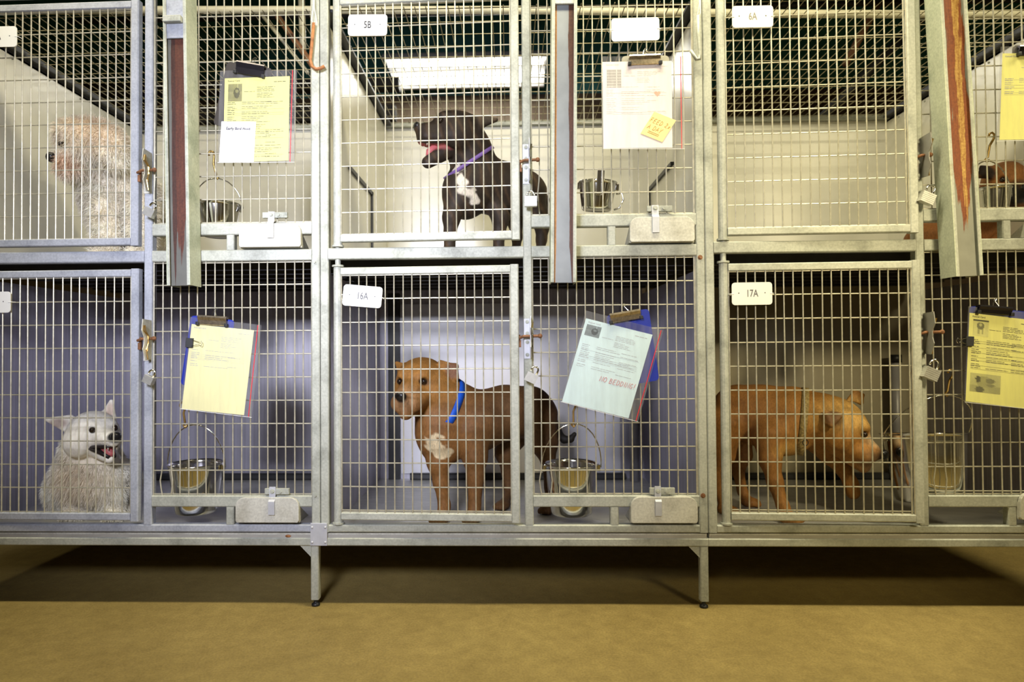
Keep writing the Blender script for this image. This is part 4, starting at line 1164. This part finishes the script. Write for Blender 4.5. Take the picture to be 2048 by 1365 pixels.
def dog_mesh(S, parent, paint, mat='coat', name='body'):
    V, Fc = S.skin()
    me = bpy.data.meshes.new(name)
    me.vertices.add(len(V)); me.vertices.foreach_set('co', V.astype(np.float32).ravel())
    me.loops.add(Fc.size); me.loops.foreach_set('vertex_index', Fc.astype(np.int32).ravel())
    me.polygons.add(len(Fc)); me.polygons.foreach_set('loop_start', np.arange(0, Fc.size, 4, dtype=np.int32))
    me.polygons.foreach_set('loop_total', np.full(len(Fc), 4, np.int32))
    me.update(calc_edges=True); me.validate()
    for p in me.polygons: p.use_smooth = True
    V2 = np.empty(len(me.vertices) * 3, np.float32); me.vertices.foreach_get('co', V2); V2 = V2.reshape(-1, 3).astype(float)
    C = np.clip(paint(V2), 0, 1)
    at = me.color_attributes.new('coat', 'FLOAT_COLOR', 'POINT')
    at.data.foreach_set('color', np.concatenate((C, np.ones((len(C), 1))), 1).astype(np.float32).ravel())
    me.materials.append(MAT[mat])
    o = bpy.data.objects.new(name, me); COL.objects.link(o); attach(o, parent)
    Nn = np.empty(len(me.vertices) * 3, np.float32); me.vertices.foreach_get('normal', Nn)
    return o, V2, Nn.reshape(-1, 3).astype(float), C

def fur(parent, V, Nn, C, count, length, flow, keep=None, seed=1, wid=0.0016, curl=0.35):
    """loose coat of fine tapering locks standing off the skin"""
    g = np.random.default_rng(seed)
    ids = np.arange(len(V)) if keep is None else np.nonzero(keep)[0]
    i = g.choice(ids, count); P = V[i] + g.normal(0, 0.002, (count, 3)); nn = Nn[i]
    d = nn * 0.75 + np.array(flow) + g.normal(0, curl, (count, 3)); d /= np.linalg.norm(d, axis=1)[:, None]
    L = (length * g.uniform(0.5, 1.15, count))[:, None]
    side = np.cross(d, g.normal(0, 1, (count, 3))); side /= np.linalg.norm(side, axis=1)[:, None]
    mid = P + d * L * 0.55; tip = P + d * L + np.array((0, 0, -0.25)) * L
    vs = np.stack((P - side * wid, P + side * wid, mid + side * wid * 0.7, mid - side * wid * 0.7, tip), 1).reshape(-1, 3)
    b = 5 * np.arange(count)
    q = np.stack((b, b + 1, b + 2, b + 3), 1).tolist(); t3 = np.stack((b + 3, b + 2, b + 4), 1).tolist()
    me = bpy.data.meshes.new('fur'); me.from_pydata(vs.tolist(), [], q + t3)
    at = me.color_attributes.new('coat', 'FLOAT_COLOR', 'POINT')
    cc = np.repeat(np.clip(C[i] * g.uniform(0.85, 1.12, (count, 1)), 0, 1), 5, 0)
    at.data.foreach_set('color', np.concatenate((cc, np.ones((len(cc), 1))), 1).astype(np.float32).ravel())
    me.materials.append(MAT['fluff'])
    o = bpy.data.objects.new('fur', me); COL.objects.link(o); attach(o, parent); o['kind'] = 'stuff'
    return o

def bounds(px0, px1, Y0, Y1, z0, z1):
    xs = [U(p, 700, y).x for p in (px0, px1) for y in (Y0, Y1)]
    return (min(xs), Y0, z0), (max(xs), Y1, z1)
def V3(px, py, Y): return np.array(U(px, py, Y))
def G(px, Y, z):
    """point at photo column px, depth Y and height z"""
    p = U(px, 700, Y); return np.array((p.x, Y, z))
def limb(S, pts, k=0.018):
    S.chain([(V3(x, y, Y), r * SC(Y)) for x, y, Y, r in pts], k)
def paw(S, px, Y, z, d=(-0.3, -1), s=1.0):
    c = G(px, Y, z + 0.017 * s); f = Vector((d[0], d[1], 0)).normalized(); l = Vector((-f.y, f.x, 0))
    R = np.array(Matrix((f, l, Vector((0, 0, 1)))).transposed())
    S.ell(c, np.array((0.036, 0.028, 0.019)) * s, R, 0.012)
    for q in (-1.5, -0.5, 0.5, 1.5):
        S.ell(c + np.array(f) * 0.026 * s + np.array(l) * q * 0.0125 * s - np.array((0, 0, 0.003)), np.array((0.015, 0.0075, 0.012)) * s, R, 0.003)
def eyes(T, parent, s, pos=(0.0705, 0.038, 0.008), r=0.0090, sides=(-1, 1)):
    for q in sides:
        MB().sphere(T(pos[0], q * pos[1], pos[2]), r * s, 14).build('eye', MAT['eye'], parent, True)
def collar(V, c, axis, w, mat, parent, rmax=0.13, th=0.003, n=40):
    """webbing band laid round the skin V in the plane through c across axis"""
    c = np.array(c); ax = np.array(axis, float); ax /= np.linalg.norm(ax)
    u = np.cross(ax, (0.0, 1.0, 0.13)); u /= np.linalg.norm(u); v = np.cross(ax, u)
    q = V - c; m = (np.abs(q @ ax) < w * 0.6); q = q[m]
    a = np.arctan2(q @ v, q @ u); r = np.hypot(q @ v, q @ u); keep = r < rmax; a, r = a[keep], r[keep]
    R = np.full(n, np.nan)
    for i in range(n):
        d = np.abs((a - 2 * np.pi * i / n + np.pi) % (2 * np.pi) - np.pi) < np.pi / n * 1.5
        if d.any(): R[i] = np.percentile(r[d], 92)
    R = np.where(np.isnan(R), np.nanmedian(R), R)
    for _ in range(2): R = (np.roll(R, 1) + 2 * R + np.roll(R, -1)) / 4
    vs = []
    for i in range(n):
        d = u * math.cos(2 * math.pi * i / n) + v * math.sin(2 * math.pi * i / n)
        for e, t in ((-1, 0.0005), (1, 0.0005), (1, th), (-1, th)): vs.append(c + ax * e * w / 2 + d * (R[i] + t))
    fs = [(i * 4 + k, i * 4 + (k + 1) % 4, ((i + 1) % n) * 4 + (k + 1) % 4, ((i + 1) % n) * 4 + k) for i in range(n) for k in range(4)]
    return MB().add(vs, fs).build('collar', MAT[mat], parent, True)
def ring(c, axis, r, r2=None, n=28):
    ax = Vector(axis).normalized(); u = ax.orthogonal().normalized(); v = ax.cross(u); r2 = r2 or r
    u = (Vector((0, 0, 1)) - ax * ax.z).normalized(); v = ax.cross(u)
    return [Vector(c) + u * r2 * math.cos(2 * math.pi * i / n) + v * r * math.sin(2 * math.pi * i / n) for i in range(n)]

# ---- brown dog standing in 16A
dg = thing('dog', G(960, 0.25, ZFL), 'brown short-haired dog with a blue collar standing in cage 16A', 'dog')
S = SDF(*bounds(745, 1190, 0.02, 0.62, ZFL - 0.01, ZFL + 0.62), 0.0042)
limb(S, [(905, 838, 0.25, 60), (955, 842, 0.27, 58), (1010, 826, 0.31, 52), (1058, 822, 0.35, 50)], 0.03)
S.ell(V3(886, 872, 0.21), (0.090, 0.085, 0.105), None, 0.03)
limb(S, [(862, 810, 0.20, 34), (872, 860, 0.19, 40)], 0.03)
limb(S, [(905, 812, 0.25, 52), (868, 782, 0.21, 46)], 0.03)
limb(S, [(878, 880, 0.19, 30), (876, 925, 0.17, 21), (882, 965, 0.165, 14.5), (889, 1016, 0.16, 11.5)])
limb(S, [(945, 868, 0.21, 40), (950, 915, 0.19, 24), (951, 955, 0.185, 16.5), (949, 1016, 0.175, 12.5)])
paw(S, 880, 0.145, ZFL, (-0.5, -1), 1.05); paw(S, 944, 0.155, ZFL, (-0.4, -1), 1.05)
S.cone(V3(889, 1010, 0.16), G(884, 0.155, ZFL + 0.02), 0.019, 0.02, 0.012); S.cone(V3(949, 1010, 0.175), G(946, 0.165, ZFL + 0.02), 0.02, 0.021, 0.012)
limb(S, [(1035, 850, 0.40, 40), (1010, 905, 0.40, 20), (1015, 945, 0.42, 11), (1018, 985, 0.42, 9)])
S.cone(V3(1018, 982, 0.42), G(1008, 0.36, ZFL + 0.02), 0.016, 0.017, 0.012); paw(S, 1003, 0.34, ZFL, (-0.5, -1), 0.95)
limb(S, [(1075, 835, 0.33, 42), (1088, 885, 0.32, 27), (1098, 930, 0.34, 13), (1099, 975, 0.34, 10)])
S.cone(V3(1099, 970, 0.34), G(1096, 0.30, ZFL + 0.02), 0.017, 0.017, 0.012); paw(S, 1091, 0.28, ZFL, (-0.4, -1), 0.95)
limb(S, [(1100, 835, 0.37, 13), (1114, 864, 0.38, 8.5), (1128, 880, 0.38, 6.5), (1141, 879, 0.37, 6), (1149, 869, 0.36, 4.5)], 0.012)
HM = headframe(V3(842, 757, 0.212), (-0.25, -0.94, -0.20)); hs = 1.10
T, J = bully_head(S, HM, hs, 0.0, 0.95, 1.05, 1.22)
S.tri(V3(880, 724, 0.19), V3(884, 752, 0.20), V3(912, 733, 0.20), 0.007); S.tri(V3(911, 733, 0.20), V3(884, 744, 0.20), V3(913, 757, 0.185), 0.009)
S.tri(V3(806, 730, 0.21), V3(801, 752, 0.22), V3(793, 726, 0.23), 0.006)
def paint(P):
    C = np.tile(np.array((0.235, 0.105, 0.030)), (len(P), 1)) * (1 + 0.10 * wob(P, 40))[:, None]
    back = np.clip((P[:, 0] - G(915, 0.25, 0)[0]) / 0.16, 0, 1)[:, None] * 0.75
    C = blend(C, back, (0.085, 0.045, 0.019))  # body darkened behind the lit head, shade put into the coat
    C = blend(C, spot(P, HM.translation, (0.16, 0.16, 0.11), 0.5) * 0.85, (0.36, 0.165, 0.036))  # golden head: overhead light on it put into the coat colour
    C = blend(C, spot(P, T(0.13, 0, -0.03), (0.05, 0.055, 0.045), 0.6) * 0.7, (0.30, 0.17, 0.085))
    C = blend(C, spot(P, T(0.158, 0, -0.018), (0.018, 0.024, 0.019), 0.4), (0.035, 0.022, 0.018))
    for q in (-1, 1):
        C = blend(C, spot(P, T(0.118, q * 0.030, -0.074), (0.034, 0.024, 0.007), 0.6) * 0.8, (0.045, 0.022, 0.014))
        C = blend(C, spot(P, T(0.074, q * 0.040, 0.007), (0.019, 0.019, 0.013), 0.5) * 0.7, (0.080, 0.034, 0.014))
    Q = P + 0.012 * np.stack((wob(P, 130, 2), wob(P, 120, 4), wob(P, 140, 6)), 1)
    C = blend(C, spot(Q, V3(868, 888, 0.12), (0.026, 0.08, 0.034), 0.3), (0.72, 0.58, 0.36))
    C = blend(C, spot(Q, V3(886, 908, 0.12), (0.030, 0.08, 0.022), 0.3), (0.72, 0.58, 0.36))
    C = blend(C, spot(P, V3(1135, 876, 0.375), (0.055, 0.06, 0.05), 0.4), (0.015, 0.012, 0.010))
    C = blend(C, spot(P, V3(905, 742, 0.19), (0.024, 0.05, 0.03), 0.5) * 0.7, (0.13, 0.055, 0.040))
    return C
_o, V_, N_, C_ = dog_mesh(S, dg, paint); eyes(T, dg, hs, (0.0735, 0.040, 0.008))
MB().sphere(T(0.163, 0, -0.014), 0.016 * hs, 14, HM.to_3x3(), (0.75, 1.15, 0.85)).build('nose', MAT['nose'], dg, True)
collar(V_, V3(893, 806, 0.235), (-0.76, -0.42, 0.50), 0.024, 'blue_collar', dg)

# ---- tan dog walking in 17A
dg = thing('dog', G(1560, 0.25, ZFL), 'tan short-haired dog with lowered head walking in cage 17A', 'dog')
S = SDF(*bounds(1405, 1850, 0.02, 0.60, ZFL - 0.01, ZFL + 0.56), 0.0042)
limb(S, [(1478, 822, 0.34, 52), (1525, 832, 0.31, 58), (1580, 838, 0.27, 60)], 0.03)
S.ell(V3(1565, 862, 0.25), (0.10, 0.085, 0.088), None, 0.03)
limb(S, [(1590, 832, 0.26, 54), (1640, 836, 0.21, 45), (1672, 842, 0.19, 44)], 0.03)
limb(S, [(1540, 875, 0.21, 36), (1540, 920, 0.19, 20), (1550, 965, 0.18, 14), (1566, 1015, 0.165, 11.5)])
S.cone(V3(1566, 1012, 0.165), G(1570, 0.155, ZFL + 0.02), 0.019, 0.02, 0.012); paw(S, 1574, 0.145, ZFL, (0.8, -0.7), 1.05)
limb(S, [(1625, 868, 0.29, 32), (1660, 908, 0.30, 20), (1688, 940, 0.28, 13.5), (1702, 968, 0.27, 12), (1706, 986, 0.26, 13)])
limb(S, [(1468, 850, 0.40, 40), (1482, 910, 0.40, 20), (1476, 942, 0.42, 11), (1485, 985, 0.42, 9.5)])
S.cone(V3(1485, 982, 0.42), G(1490, 0.40, ZFL + 0.02), 0.016, 0.017, 0.012); paw(S, 1496, 0.385, ZFL, (1, -0.3), 0.95)
limb(S, [(1450, 850, 0.30, 40), (1448, 910, 0.29, 20), (1436, 950, 0.30, 11), (1440, 985, 0.30, 9.5)])
S.cone(V3(1440, 982, 0.30), G(1444, 0.28, ZFL + 0.02), 0.016, 0.017, 0.012); paw(S, 1450, 0.27, ZFL, (1, -0.3), 0.95)
HM = headframe(V3(1679, 846, 0.185), (0.72, -0.42, -0.54), (0.35, -0.05, 1)); hs = 1.08
T, J = bully_head(S, HM, hs, 0.0, 0.74, 1.0, 1.1)
S.tri(V3(1652, 826, 0.115), V3(1686, 828, 0.105), V3(1664, 852, 0.095), 0.006); S.tri(V3(1652, 826, 0.115), V3(1664, 852, 0.095), V3(1650, 846, 0.11), 0.005)
S.tri(V3(1698, 798, 0.20), V3(1722, 806, 0.20), V3(1710, 783, 0.21), 0.006); S.tri(V3(1722, 806, 0.20), V3(1710, 783, 0.21), V3(1727, 790, 0.195), 0.005)
def paint(P):
    C = np.tile(np.array((0.40, 0.185, 0.045)), (len(P), 1)) * (1 + 0.10 * wob(P, 40))[:, None]
    C = blend(C, np.clip((G(1590, 0.25, 0)[0] - P[:, 0]) / 0.16, 0, 1)[:, None] * 0.6, (0.21, 0.088, 0.026))  # rear body darkened: less light there, put into the coat
    C = blend(C, spot(P, T(0, 0, 0.03), (0.13, 0.12, 0.06), 0.6) * 0.8, (0.62, 0.38, 0.115))  # paler head top: strong light from above put into the coat
    C = blend(C, spot(P, T(0.128, 0, -0.050), (0.045, 0.06, 0.045), 0.6) * 0.8, (0.115, 0.075, 0.045))
    C = blend(C, spot(P, T(0.105, 0, 0.010), (0.05, 0.03, 0.028), 0.7) * 0.7, (0.56, 0.42, 0.26))
    C = blend(C, spot(P, T(0.138, 0, -0.018), (0.018, 0.024, 0.019), 0.4), (0.03, 0.02, 0.018))
    C = blend(C, spot(P, V3(1666, 838, 0.105), (0.032, 0.03, 0.030), 0.5) * 0.85, (0.07, 0.028, 0.014))
    C = blend(C, spot(P, V3(1575, 900, 0.20), (0.07, 0.08, 0.035), 0.6) * 0.6, (0.62, 0.36, 0.10))
    return C
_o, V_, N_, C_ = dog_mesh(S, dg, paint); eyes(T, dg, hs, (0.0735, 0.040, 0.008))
MB().sphere(T(0.147, 0, -0.012), 0.019 * hs, 14, HM.to_3x3(), (0.75, 1.15, 0.85)).build('nose', MAT['nose'], dg, True)
collar(V_, V3(1605, 836, 0.245), (0.92, -0.36, -0.10), 0.022, 'tan_collar', dg)
MB().tube(ring(V3(1611, 886, 0.15), (0.2, -1, 0), 0.010, 0.010, 14) + [ring(V3(1611, 886, 0.15), (0.2, -1, 0), 0.010, 0.010, 14)[0]], 0.0016, 6).build('tag_ring', MAT['black'], dg, True)

# ---- white dog sitting in the cage below the cream dog
dg = thing('dog', G(175, 0.30, ZFL), 'white prick-eared dog sitting with an open smiling mouth', 'dog')
S = SDF(*bounds(55, 300, 0.04, 0.66, ZFL - 0.01, ZFL + 0.46), 0.0042)
limb(S, [(182, 985, 0.34, 66), (180, 950, 0.30, 62), (180, 905, 0.27, 46)], 0.04)
S.ell(V3(205, 960, 0.24), (0.085, 0.085, 0.10), None, 0.03)
limb(S, [(176, 905, 0.26, 46), (182, 868, 0.24, 42)], 0.03)
for x, Y in ((150, 0.22), (222, 0.20)):
    limb(S, [(x, 960, Y + 0.03, 32), (x + 2, 1010, Y + 0.01, 20)])
    S.cone(V3(x + 2, 1008, Y + 0.01), G(x + 4, Y, ZFL + 0.02), 0.026, 0.022, 0.014); paw(S, x + 6, Y - 0.02, ZFL, (0.5, -1), 1.1)
for x, Y in ((138, 0.32), (240, 0.40)):
    S.ell(G(x, Y, ZFL + 0.085), (0.060, 0.10, 0.085), None, 0.03); paw(S, x + 8, Y - 0.12, ZFL, (0.4, -1), 1.1)
S.cone(G(170, 0.46, ZFL + 0.04), G(120, 0.50, ZFL + 0.03), 0.03, 0.018, 0.02)
HM = headframe(V3(187, 862, 0.20), (0.83, -0.55, -0.02)); hs = 1.0
R_ = np.array(HM.to_3x3())
T = lambda x, y, z: np.array(HM @ Vector((x * hs, y * hs, z * hs)))
S.ell(T(0, 0, 0), np.array((0.088, 0.076, 0.070)) * hs, R_, 0.02)
for q in (-1, 1):
    S.ell(T(-0.005, q * 0.05, -0.035), np.array((0.06, 0.042, 0.055)) * hs, R_, 0.02)
    S.ell(T(0.052, q * 0.028, 0.024), np.array((0.028, 0.02, 0.016)) * hs, R_, 0.012)
S.cone(T(0.05, 0, -0.010), T(0.145, 0, -0.020), 0.040 * hs, 0.023 * hs, 0.018)
gp = 0.27
JW = lambda x, y, z: T(0.02 + (x - 0.02) * math.cos(gp) + (z + 0.05) * math.sin(gp), y, -0.05 - (x - 0.02) * math.sin(gp) + (z + 0.05) * math.cos(gp))
S.cone(JW(0.02, 0, -0.058), JW(0.125, 0, -0.058), 0.034 * hs, 0.016 * hs, 0.008)
for q in (-1, 1): S.ell(T(0.076, q * 0.037, 0.012), np.array((0.010, 0.013, 0.009)) * hs, R_, 0.008, True)
S.tri(V3(142, 834, 0.20), V3(134, 862, 0.20), V3(96, 840, 0.20), 0.008); S.tri(V3(205, 832, 0.23), V3(229, 836, 0.235), V3(222.5, 803, 0.24), 0.007)
def paint(P):
    C = np.tile(np.array((0.97, 0.92, 0.80)), (len(P), 1)) * (1 + 0.05 * wob(P, 50))[:, None]
    C = blend(C, spot(P, V3(170, 960, 0.22), (0.10, 0.12, 0.09), 0.9) * 0.5, (0.78, 0.60, 0.36))
    C = blend(C, spot(P, V3(118, 847, 0.195), (0.035, 0.012, 0.018), 0.6) * 0.7, (0.32, 0.20, 0.17))
    C = blend(C, spot(P, V3(220, 822, 0.228), (0.014, 0.014, 0.03), 0.6) * 0.6, (0.55, 0.34, 0.24))
    C = blend(C, spot(P, T(0.158, 0, -0.008), (0.024, 0.026, 0.022), 0.4), (0.014, 0.012, 0.012))
    return C
o, V_, N_, C_ = dog_mesh(S, dg, paint, 'fluff'); eyes(T, dg, hs, (0.076, 0.037, 0.012), 0.0105)
hd = np.linalg.norm(V_ - np.array(HM.translation), axis=1)
fur(dg, V_, N_, C_, 42000, 0.017, (0, 0, -0.75), (hd > 0.120) & (V_[:, 2] < HM.translation.z - 0.03) & ~((V_[:, 0] > HM.translation.x + 0.03) & (V_[:, 2] > HM.translation.z - 0.115)), 3, 0.0008, 0.22)
MB().sphere(T(0.163, 0, -0.006), 0.017 * hs, 14, HM.to_3x3(), (0.8, 1.1, 0.9)).build('nose', MAT['nose'], dg, True)
MB().tube([T(0.030, 0, -0.050), T(0.070, 0, -0.052), T(0.112, 0, -0.052)], [0.028, 0.024, 0.014], 12).build('mouth_lining', MAT['mouth'], dg, True)
for q in (-1, 1):
    MB().tube([T(0.035, q * 0.034, -0.050), T(0.075, q * 0.030, -0.046), T(0.120, q * 0.022, -0.042), T(0.150, q * 0.008, -0.040)], [0.004, 0.006, 0.006, 0.004], 8).build('upper_lip', MAT['mouth'], dg, True)
    MB().tube([T(0.035, q * 0.034, -0.052), JW(0.060, q * 0.030, -0.044), JW(0.100, q * 0.020, -0.042), JW(0.138, q * 0.008, -0.046)], [0.005, 0.008, 0.009, 0.007], 8).build('lower_lip', MAT['mouth'], dg, True)
MB().tube([JW(0.040, 0, -0.046), JW(0.080, 0, -0.036), JW(0.115, 0, -0.034), JW(0.138, 0, -0.040)], [0.016, 0.019, 0.018, 0.010], 10).build('tongue', MAT['tongue'], dg, True)
for q in (-1, 1): MB().tube([T(0.138, q * 0.014, -0.036), T(0.140, q * 0.014, -0.056)], [0.0035, 0.0008], 8).build('tooth', MAT['tooth'], dg, True)

# ---- fluffy cream dog in the upper cage
dg = thing('dog', G(225, 0.35, ZUF), 'fluffy cream and apricot dog sitting in the upper cage', 'dog')
S = SDF(*bounds(60, 375, 0.06, 0.72, ZUF - 0.01, ZUF + 0.62), 0.0046)
limb(S, [(262, 455, 0.42, 66), (245, 400, 0.38, 66), (215, 340, 0.33, 58)], 0.04)
limb(S, [(225, 350, 0.33, 52), (190, 305, 0.29, 54)], 0.04)
for x, Y in ((215, 0.28), (285, 0.30)):
    limb(S, [(x, 420, Y, 30), (x, 475, Y - 0.02, 22)]); S.cone(V3(x, 472, Y - 0.02), G(x, Y - 0.03, ZUF + 0.02), 0.034, 0.03, 0.02); paw(S, x - 6, Y - 0.05, ZUF, (-0.5, -1), 1.2)
for x, Y in ((235, 0.46), (318, 0.44)): S.ell(G(x, Y, ZUF + 0.085), (0.075, 0.10, 0.085), None, 0.03)
HM = headframe(V3(188, 292, 0.24), (-0.80, -0.56, -0.22)); hs = 1.0; R_ = np.array(HM.to_3x3())
T = lambda x, y, z: np.array(HM @ Vector((x * hs, y * hs, z * hs)))
S.ell(T(0, 0, 0.005), (0.105, 0.085, 0.082), R_, 0.03); S.cone(T(0.05, 0, -0.030), T(0.100, 0, -0.040), 0.056, 0.034, 0.03)
S.ell(T(0.03, 0, 0.055), (0.08, 0.062, 0.038), R_, 0.02); S.ell(T(0.085, 0, -0.075), (0.045, 0.036, 0.034), R_, 0.02)
for q in (-1, 1): S.ell(T(-0.045, q * 0.078, -0.035), (0.045, 0.024, 0.075), R_, 0.02)
def paint(P):
    C = np.tile(np.array((0.97, 0.90, 0.77)), (len(P), 1)) * (1 + 0.07 * wob(P, 45))[:, None]
    C = blend(C, spot(P, T(-0.01, 0.03, 0.03), (0.11, 0.10, 0.075), 0.8) * 0.6, (0.92, 0.72, 0.50))
    C = blend(C, spot(P, T(0.105, 0.03, -0.065), (0.045, 0.06, 0.035), 0.8) * 0.7, (0.84, 0.55, 0.36))
    return C
o, V_, N_, C_ = dog_mesh(S, dg, paint, 'fluff')
nose_d = np.linalg.norm(V_ - T(0.130, 0, -0.035), axis=1)
fur(dg, V_, N_, C_, 52000, 0.028, (0, 0, -0.35), nose_d > 0.026, 5, 0.0010, 0.50)
for q in (-1, 1): MB().sphere(T(0.100, q * 0.040, 0.002), 0.011, 14).build('eye', MAT['eye'], dg, True)
MB().sphere(T(0.138, 0, -0.032), 0.020, 14, HM.to_3x3(), (0.9, 1.1, 0.9)).build('nose', MAT['nose'], dg, True)

# ---- brindle dog barking in 5B
dg = thing('dog', G(975, 0.35, ZUF), 'dark brindle dog with a white chest barking in cage 5B', 'dog')
S = SDF(*bounds(815, 1135, 0.06, 0.76, ZUF - 0.01, ZUF + 0.66), 0.0042)
limb(S, [(952, 372, 0.36, 54), (1000, 378, 0.42, 52), (1045, 385, 0.50, 46)], 0.03)
S.ell(V3(930, 385, 0.32), (0.085, 0.085, 0.10), None, 0.03)
limb(S, [(955, 345, 0.36, 48), (938, 300, 0.33, 42), (925, 268, 0.31, 40)], 0.03)
for x0, x1, Y in ((912, 900, 0.27), (985, 998, 0.34)):
    limb(S, [(x0, 400, Y + 0.02, 26), (x1 + 3, 435, Y, 17), (x1, 470, Y, 12.5)])
    S.cone(V3(x1, 468, Y), G(x1, Y - 0.01, ZUF + 0.02), 0.021, 0.021, 0.012); paw(S, x1 - 6, Y - 0.03, ZUF, (-0.6, -1), 1.1)
limb(S, [(1058, 392, 0.50, 38), (1072, 425, 0.50, 22), (1084, 455, 0.52, 13), (1083, 480, 0.52, 11)])
S.cone(V3(1083, 478, 0.52), G(1080, 0.50, ZUF + 0.02), 0.019, 0.018, 0.012); paw(S, 1074, 0.48, ZUF, (-0.6, -1))
limb(S, [(1035, 400, 0.60, 34), (1030, 440, 0.60, 16), (1034, 475, 0.60, 11)]); S.cone(V3(1034, 473, 0.60), G(1032, 0.59, ZUF + 0.02), 0.019, 0.018, 0.012); paw(S, 1026, 0.57, ZUF, (-0.6, -1))
limb(S, [(1075, 372, 0.56, 12), (1090, 400, 0.60, 8), (1092, 430, 0.62, 5)], 0.012)
HM = headframe(V3(912, 261, 0.29), (-0.90, -0.42, 0.06)); hs = 1.04
T, J = bully_head(S, HM, hs, 0.58, 0.72, 1.0)
S.tri(V3(935, 234, 0.27), V3(948, 258, 0.27), V3(992, 240, 0.29), 0.008); S.tri(V3(948, 258, 0.27), V3(975, 236, 0.29), V3(960, 259, 0.265), 0.006)
def paint(P):
    st = np.clip(np.sin(P[:, 0] * 150 + P[:, 2] * 60 + 2.5 * wob(P, 22)) * 1.2 - 0.2, 0, 1)[:, None]
    C = blend(np.tile(np.array((0.030, 0.020, 0.014)), (len(P), 1)), st * 0.6, (0.085, 0.050, 0.026))
    Q = P + 0.012 * np.stack((wob(P, 70, 2), wob(P, 60, 4), wob(P, 75, 6)), 1)
    for px, py, rx, rz in ((914, 333, 0.014, 0.020), (924, 362, 0.014, 0.034), (934, 384, 0.034, 0.018), (950, 396, 0.018, 0.014)):
        C = blend(C, spot(Q, V3(px, py, 0.24), (rx, 0.09, rz), 0.3), (0.76, 0.68, 0.56))
    C = blend(C, spot(P, T(0.075, 0, -0.070), (0.075, 0.026, 0.022), 0.4) * 0.9, (0.42, 0.11, 0.10))
    return C
_o, V_, N_, C_ = dog_mesh(S, dg, paint); eyes(T, dg, hs)
MB().sphere(T(0.142, 0, -0.012), 0.016, 14, HM.to_3x3(), (0.75, 1.15, 0.85)).build('nose', MAT['nose'], dg, True)
MB().tube([np.array(J(0.035, -0.048)), np.array(J(0.075, -0.040)), np.array(J(0.100, -0.046)), np.array(J(0.112, -0.054))], [0.012, 0.015, 0.013, 0.006], 10).build('tongue', MAT['tongue'], dg, True)
for q in (-1, 1): MB().tube([T(0.106, q * 0.018, -0.060), T(0.108, q * 0.018, -0.078)], [0.004, 0.0008], 8).build('tooth', MAT['tooth'], dg, True)
collar(V_, V3(944, 322, 0.345), (-0.52, -0.25, 0.80), 0.013, 'purple_collar', dg)

# ---- boxer-like dog lying in the far cage
dg = thing('dog', G(1985, 0.42, ZUF), 'brown dog with a black muzzle lying behind the small bucket', 'dog')
S = SDF(*bounds(1790, 2170, 0.1, 0.80, ZUF - 0.01, ZUF + 0.46), 0.0048)
S.chain([(G(1880, 0.56, ZUF + 0.105), 0.10), (G(1950, 0.55, ZUF + 0.125), 0.115), (G(2020, 0.50, ZUF + 0.14), 0.11)], 0.03)
S.ell(G(1872, 0.46, ZUF + 0.075), (0.11, 0.07, 0.075), None, 0.03)
S.chain([(G(2015, 0.48, ZUF + 0.17), 0.085), (V3(2022, 372, 0.42), 0.07)], 0.03)
for x, Y in ((1990, 0.36), (2060, 0.38)):
    S.chain([(G(x + 20, Y + 0.08, ZUF + 0.07), 0.045), (G(x, Y - 0.02, ZUF + 0.028), 0.026)], 0.02); paw(S, x - 8, Y - 0.06, ZUF, (-0.4, -1), 1.15)
HM = headframe(V3(2012, 360, 0.36), (-0.25, -0.93, -0.30)); hs = 1.0
T, J = bully_head(S, HM, hs)
S.tri(V3(1992, 336, 0.34), V3(1996, 358, 0.33), V3(1960, 352, 0.32), 0.007); S.tri(V3(1992, 336, 0.34), V3(1960, 352, 0.32), V3(1962, 334, 0.335), 0.006)
S.tri(V3(2046, 330, 0.42), V3(2052, 350, 0.42), V3(2072, 345, 0.42), 0.006)
def paint(P):
    C = np.tile(np.array((0.30, 0.120, 0.034)), (len(P), 1)) * (1 + 0.10 * wob(P, 40))[:, None]
    C = blend(C, spot(P, V3(1970, 346, 0.325), (0.034, 0.04, 0.034), 0.4), (0.028, 0.016, 0.012))
    C = blend(C, spot(P, T(0.120, 0, -0.045), (0.062, 0.06, 0.05), 0.4), (0.016, 0.013, 0.012))
    for x, Y in ((1982, 0.30), (2052, 0.32)): C = blend(C, spot(P, G(x, Y, ZUF + 0.02), (0.05, 0.06, 0.04), 0.6) * 0.8, (0.62, 0.48, 0.34))
    return C
_o, V_, N_, C_ = dog_mesh(S, dg, paint); eyes(T, dg, hs)
MB().sphere(T(0.163, 0, -0.014), 0.016, 14, HM.to_3x3(), (0.75, 1.15, 0.85)).build('nose', MAT['nose'], dg, True)

# crumb left on the pan edge
c = U(574.5, 1067.5, -0.004)
tag(MB().sphere((c.x, 0.004, ZS1 + 0.0052), 0.0046, 10, None, (2.1, 0.7, 1.0)).build('kibble', MAT['rust_hook'], None, True), 'small orange-brown crumb lying on the ledge beside the splice plate', 'crumb')
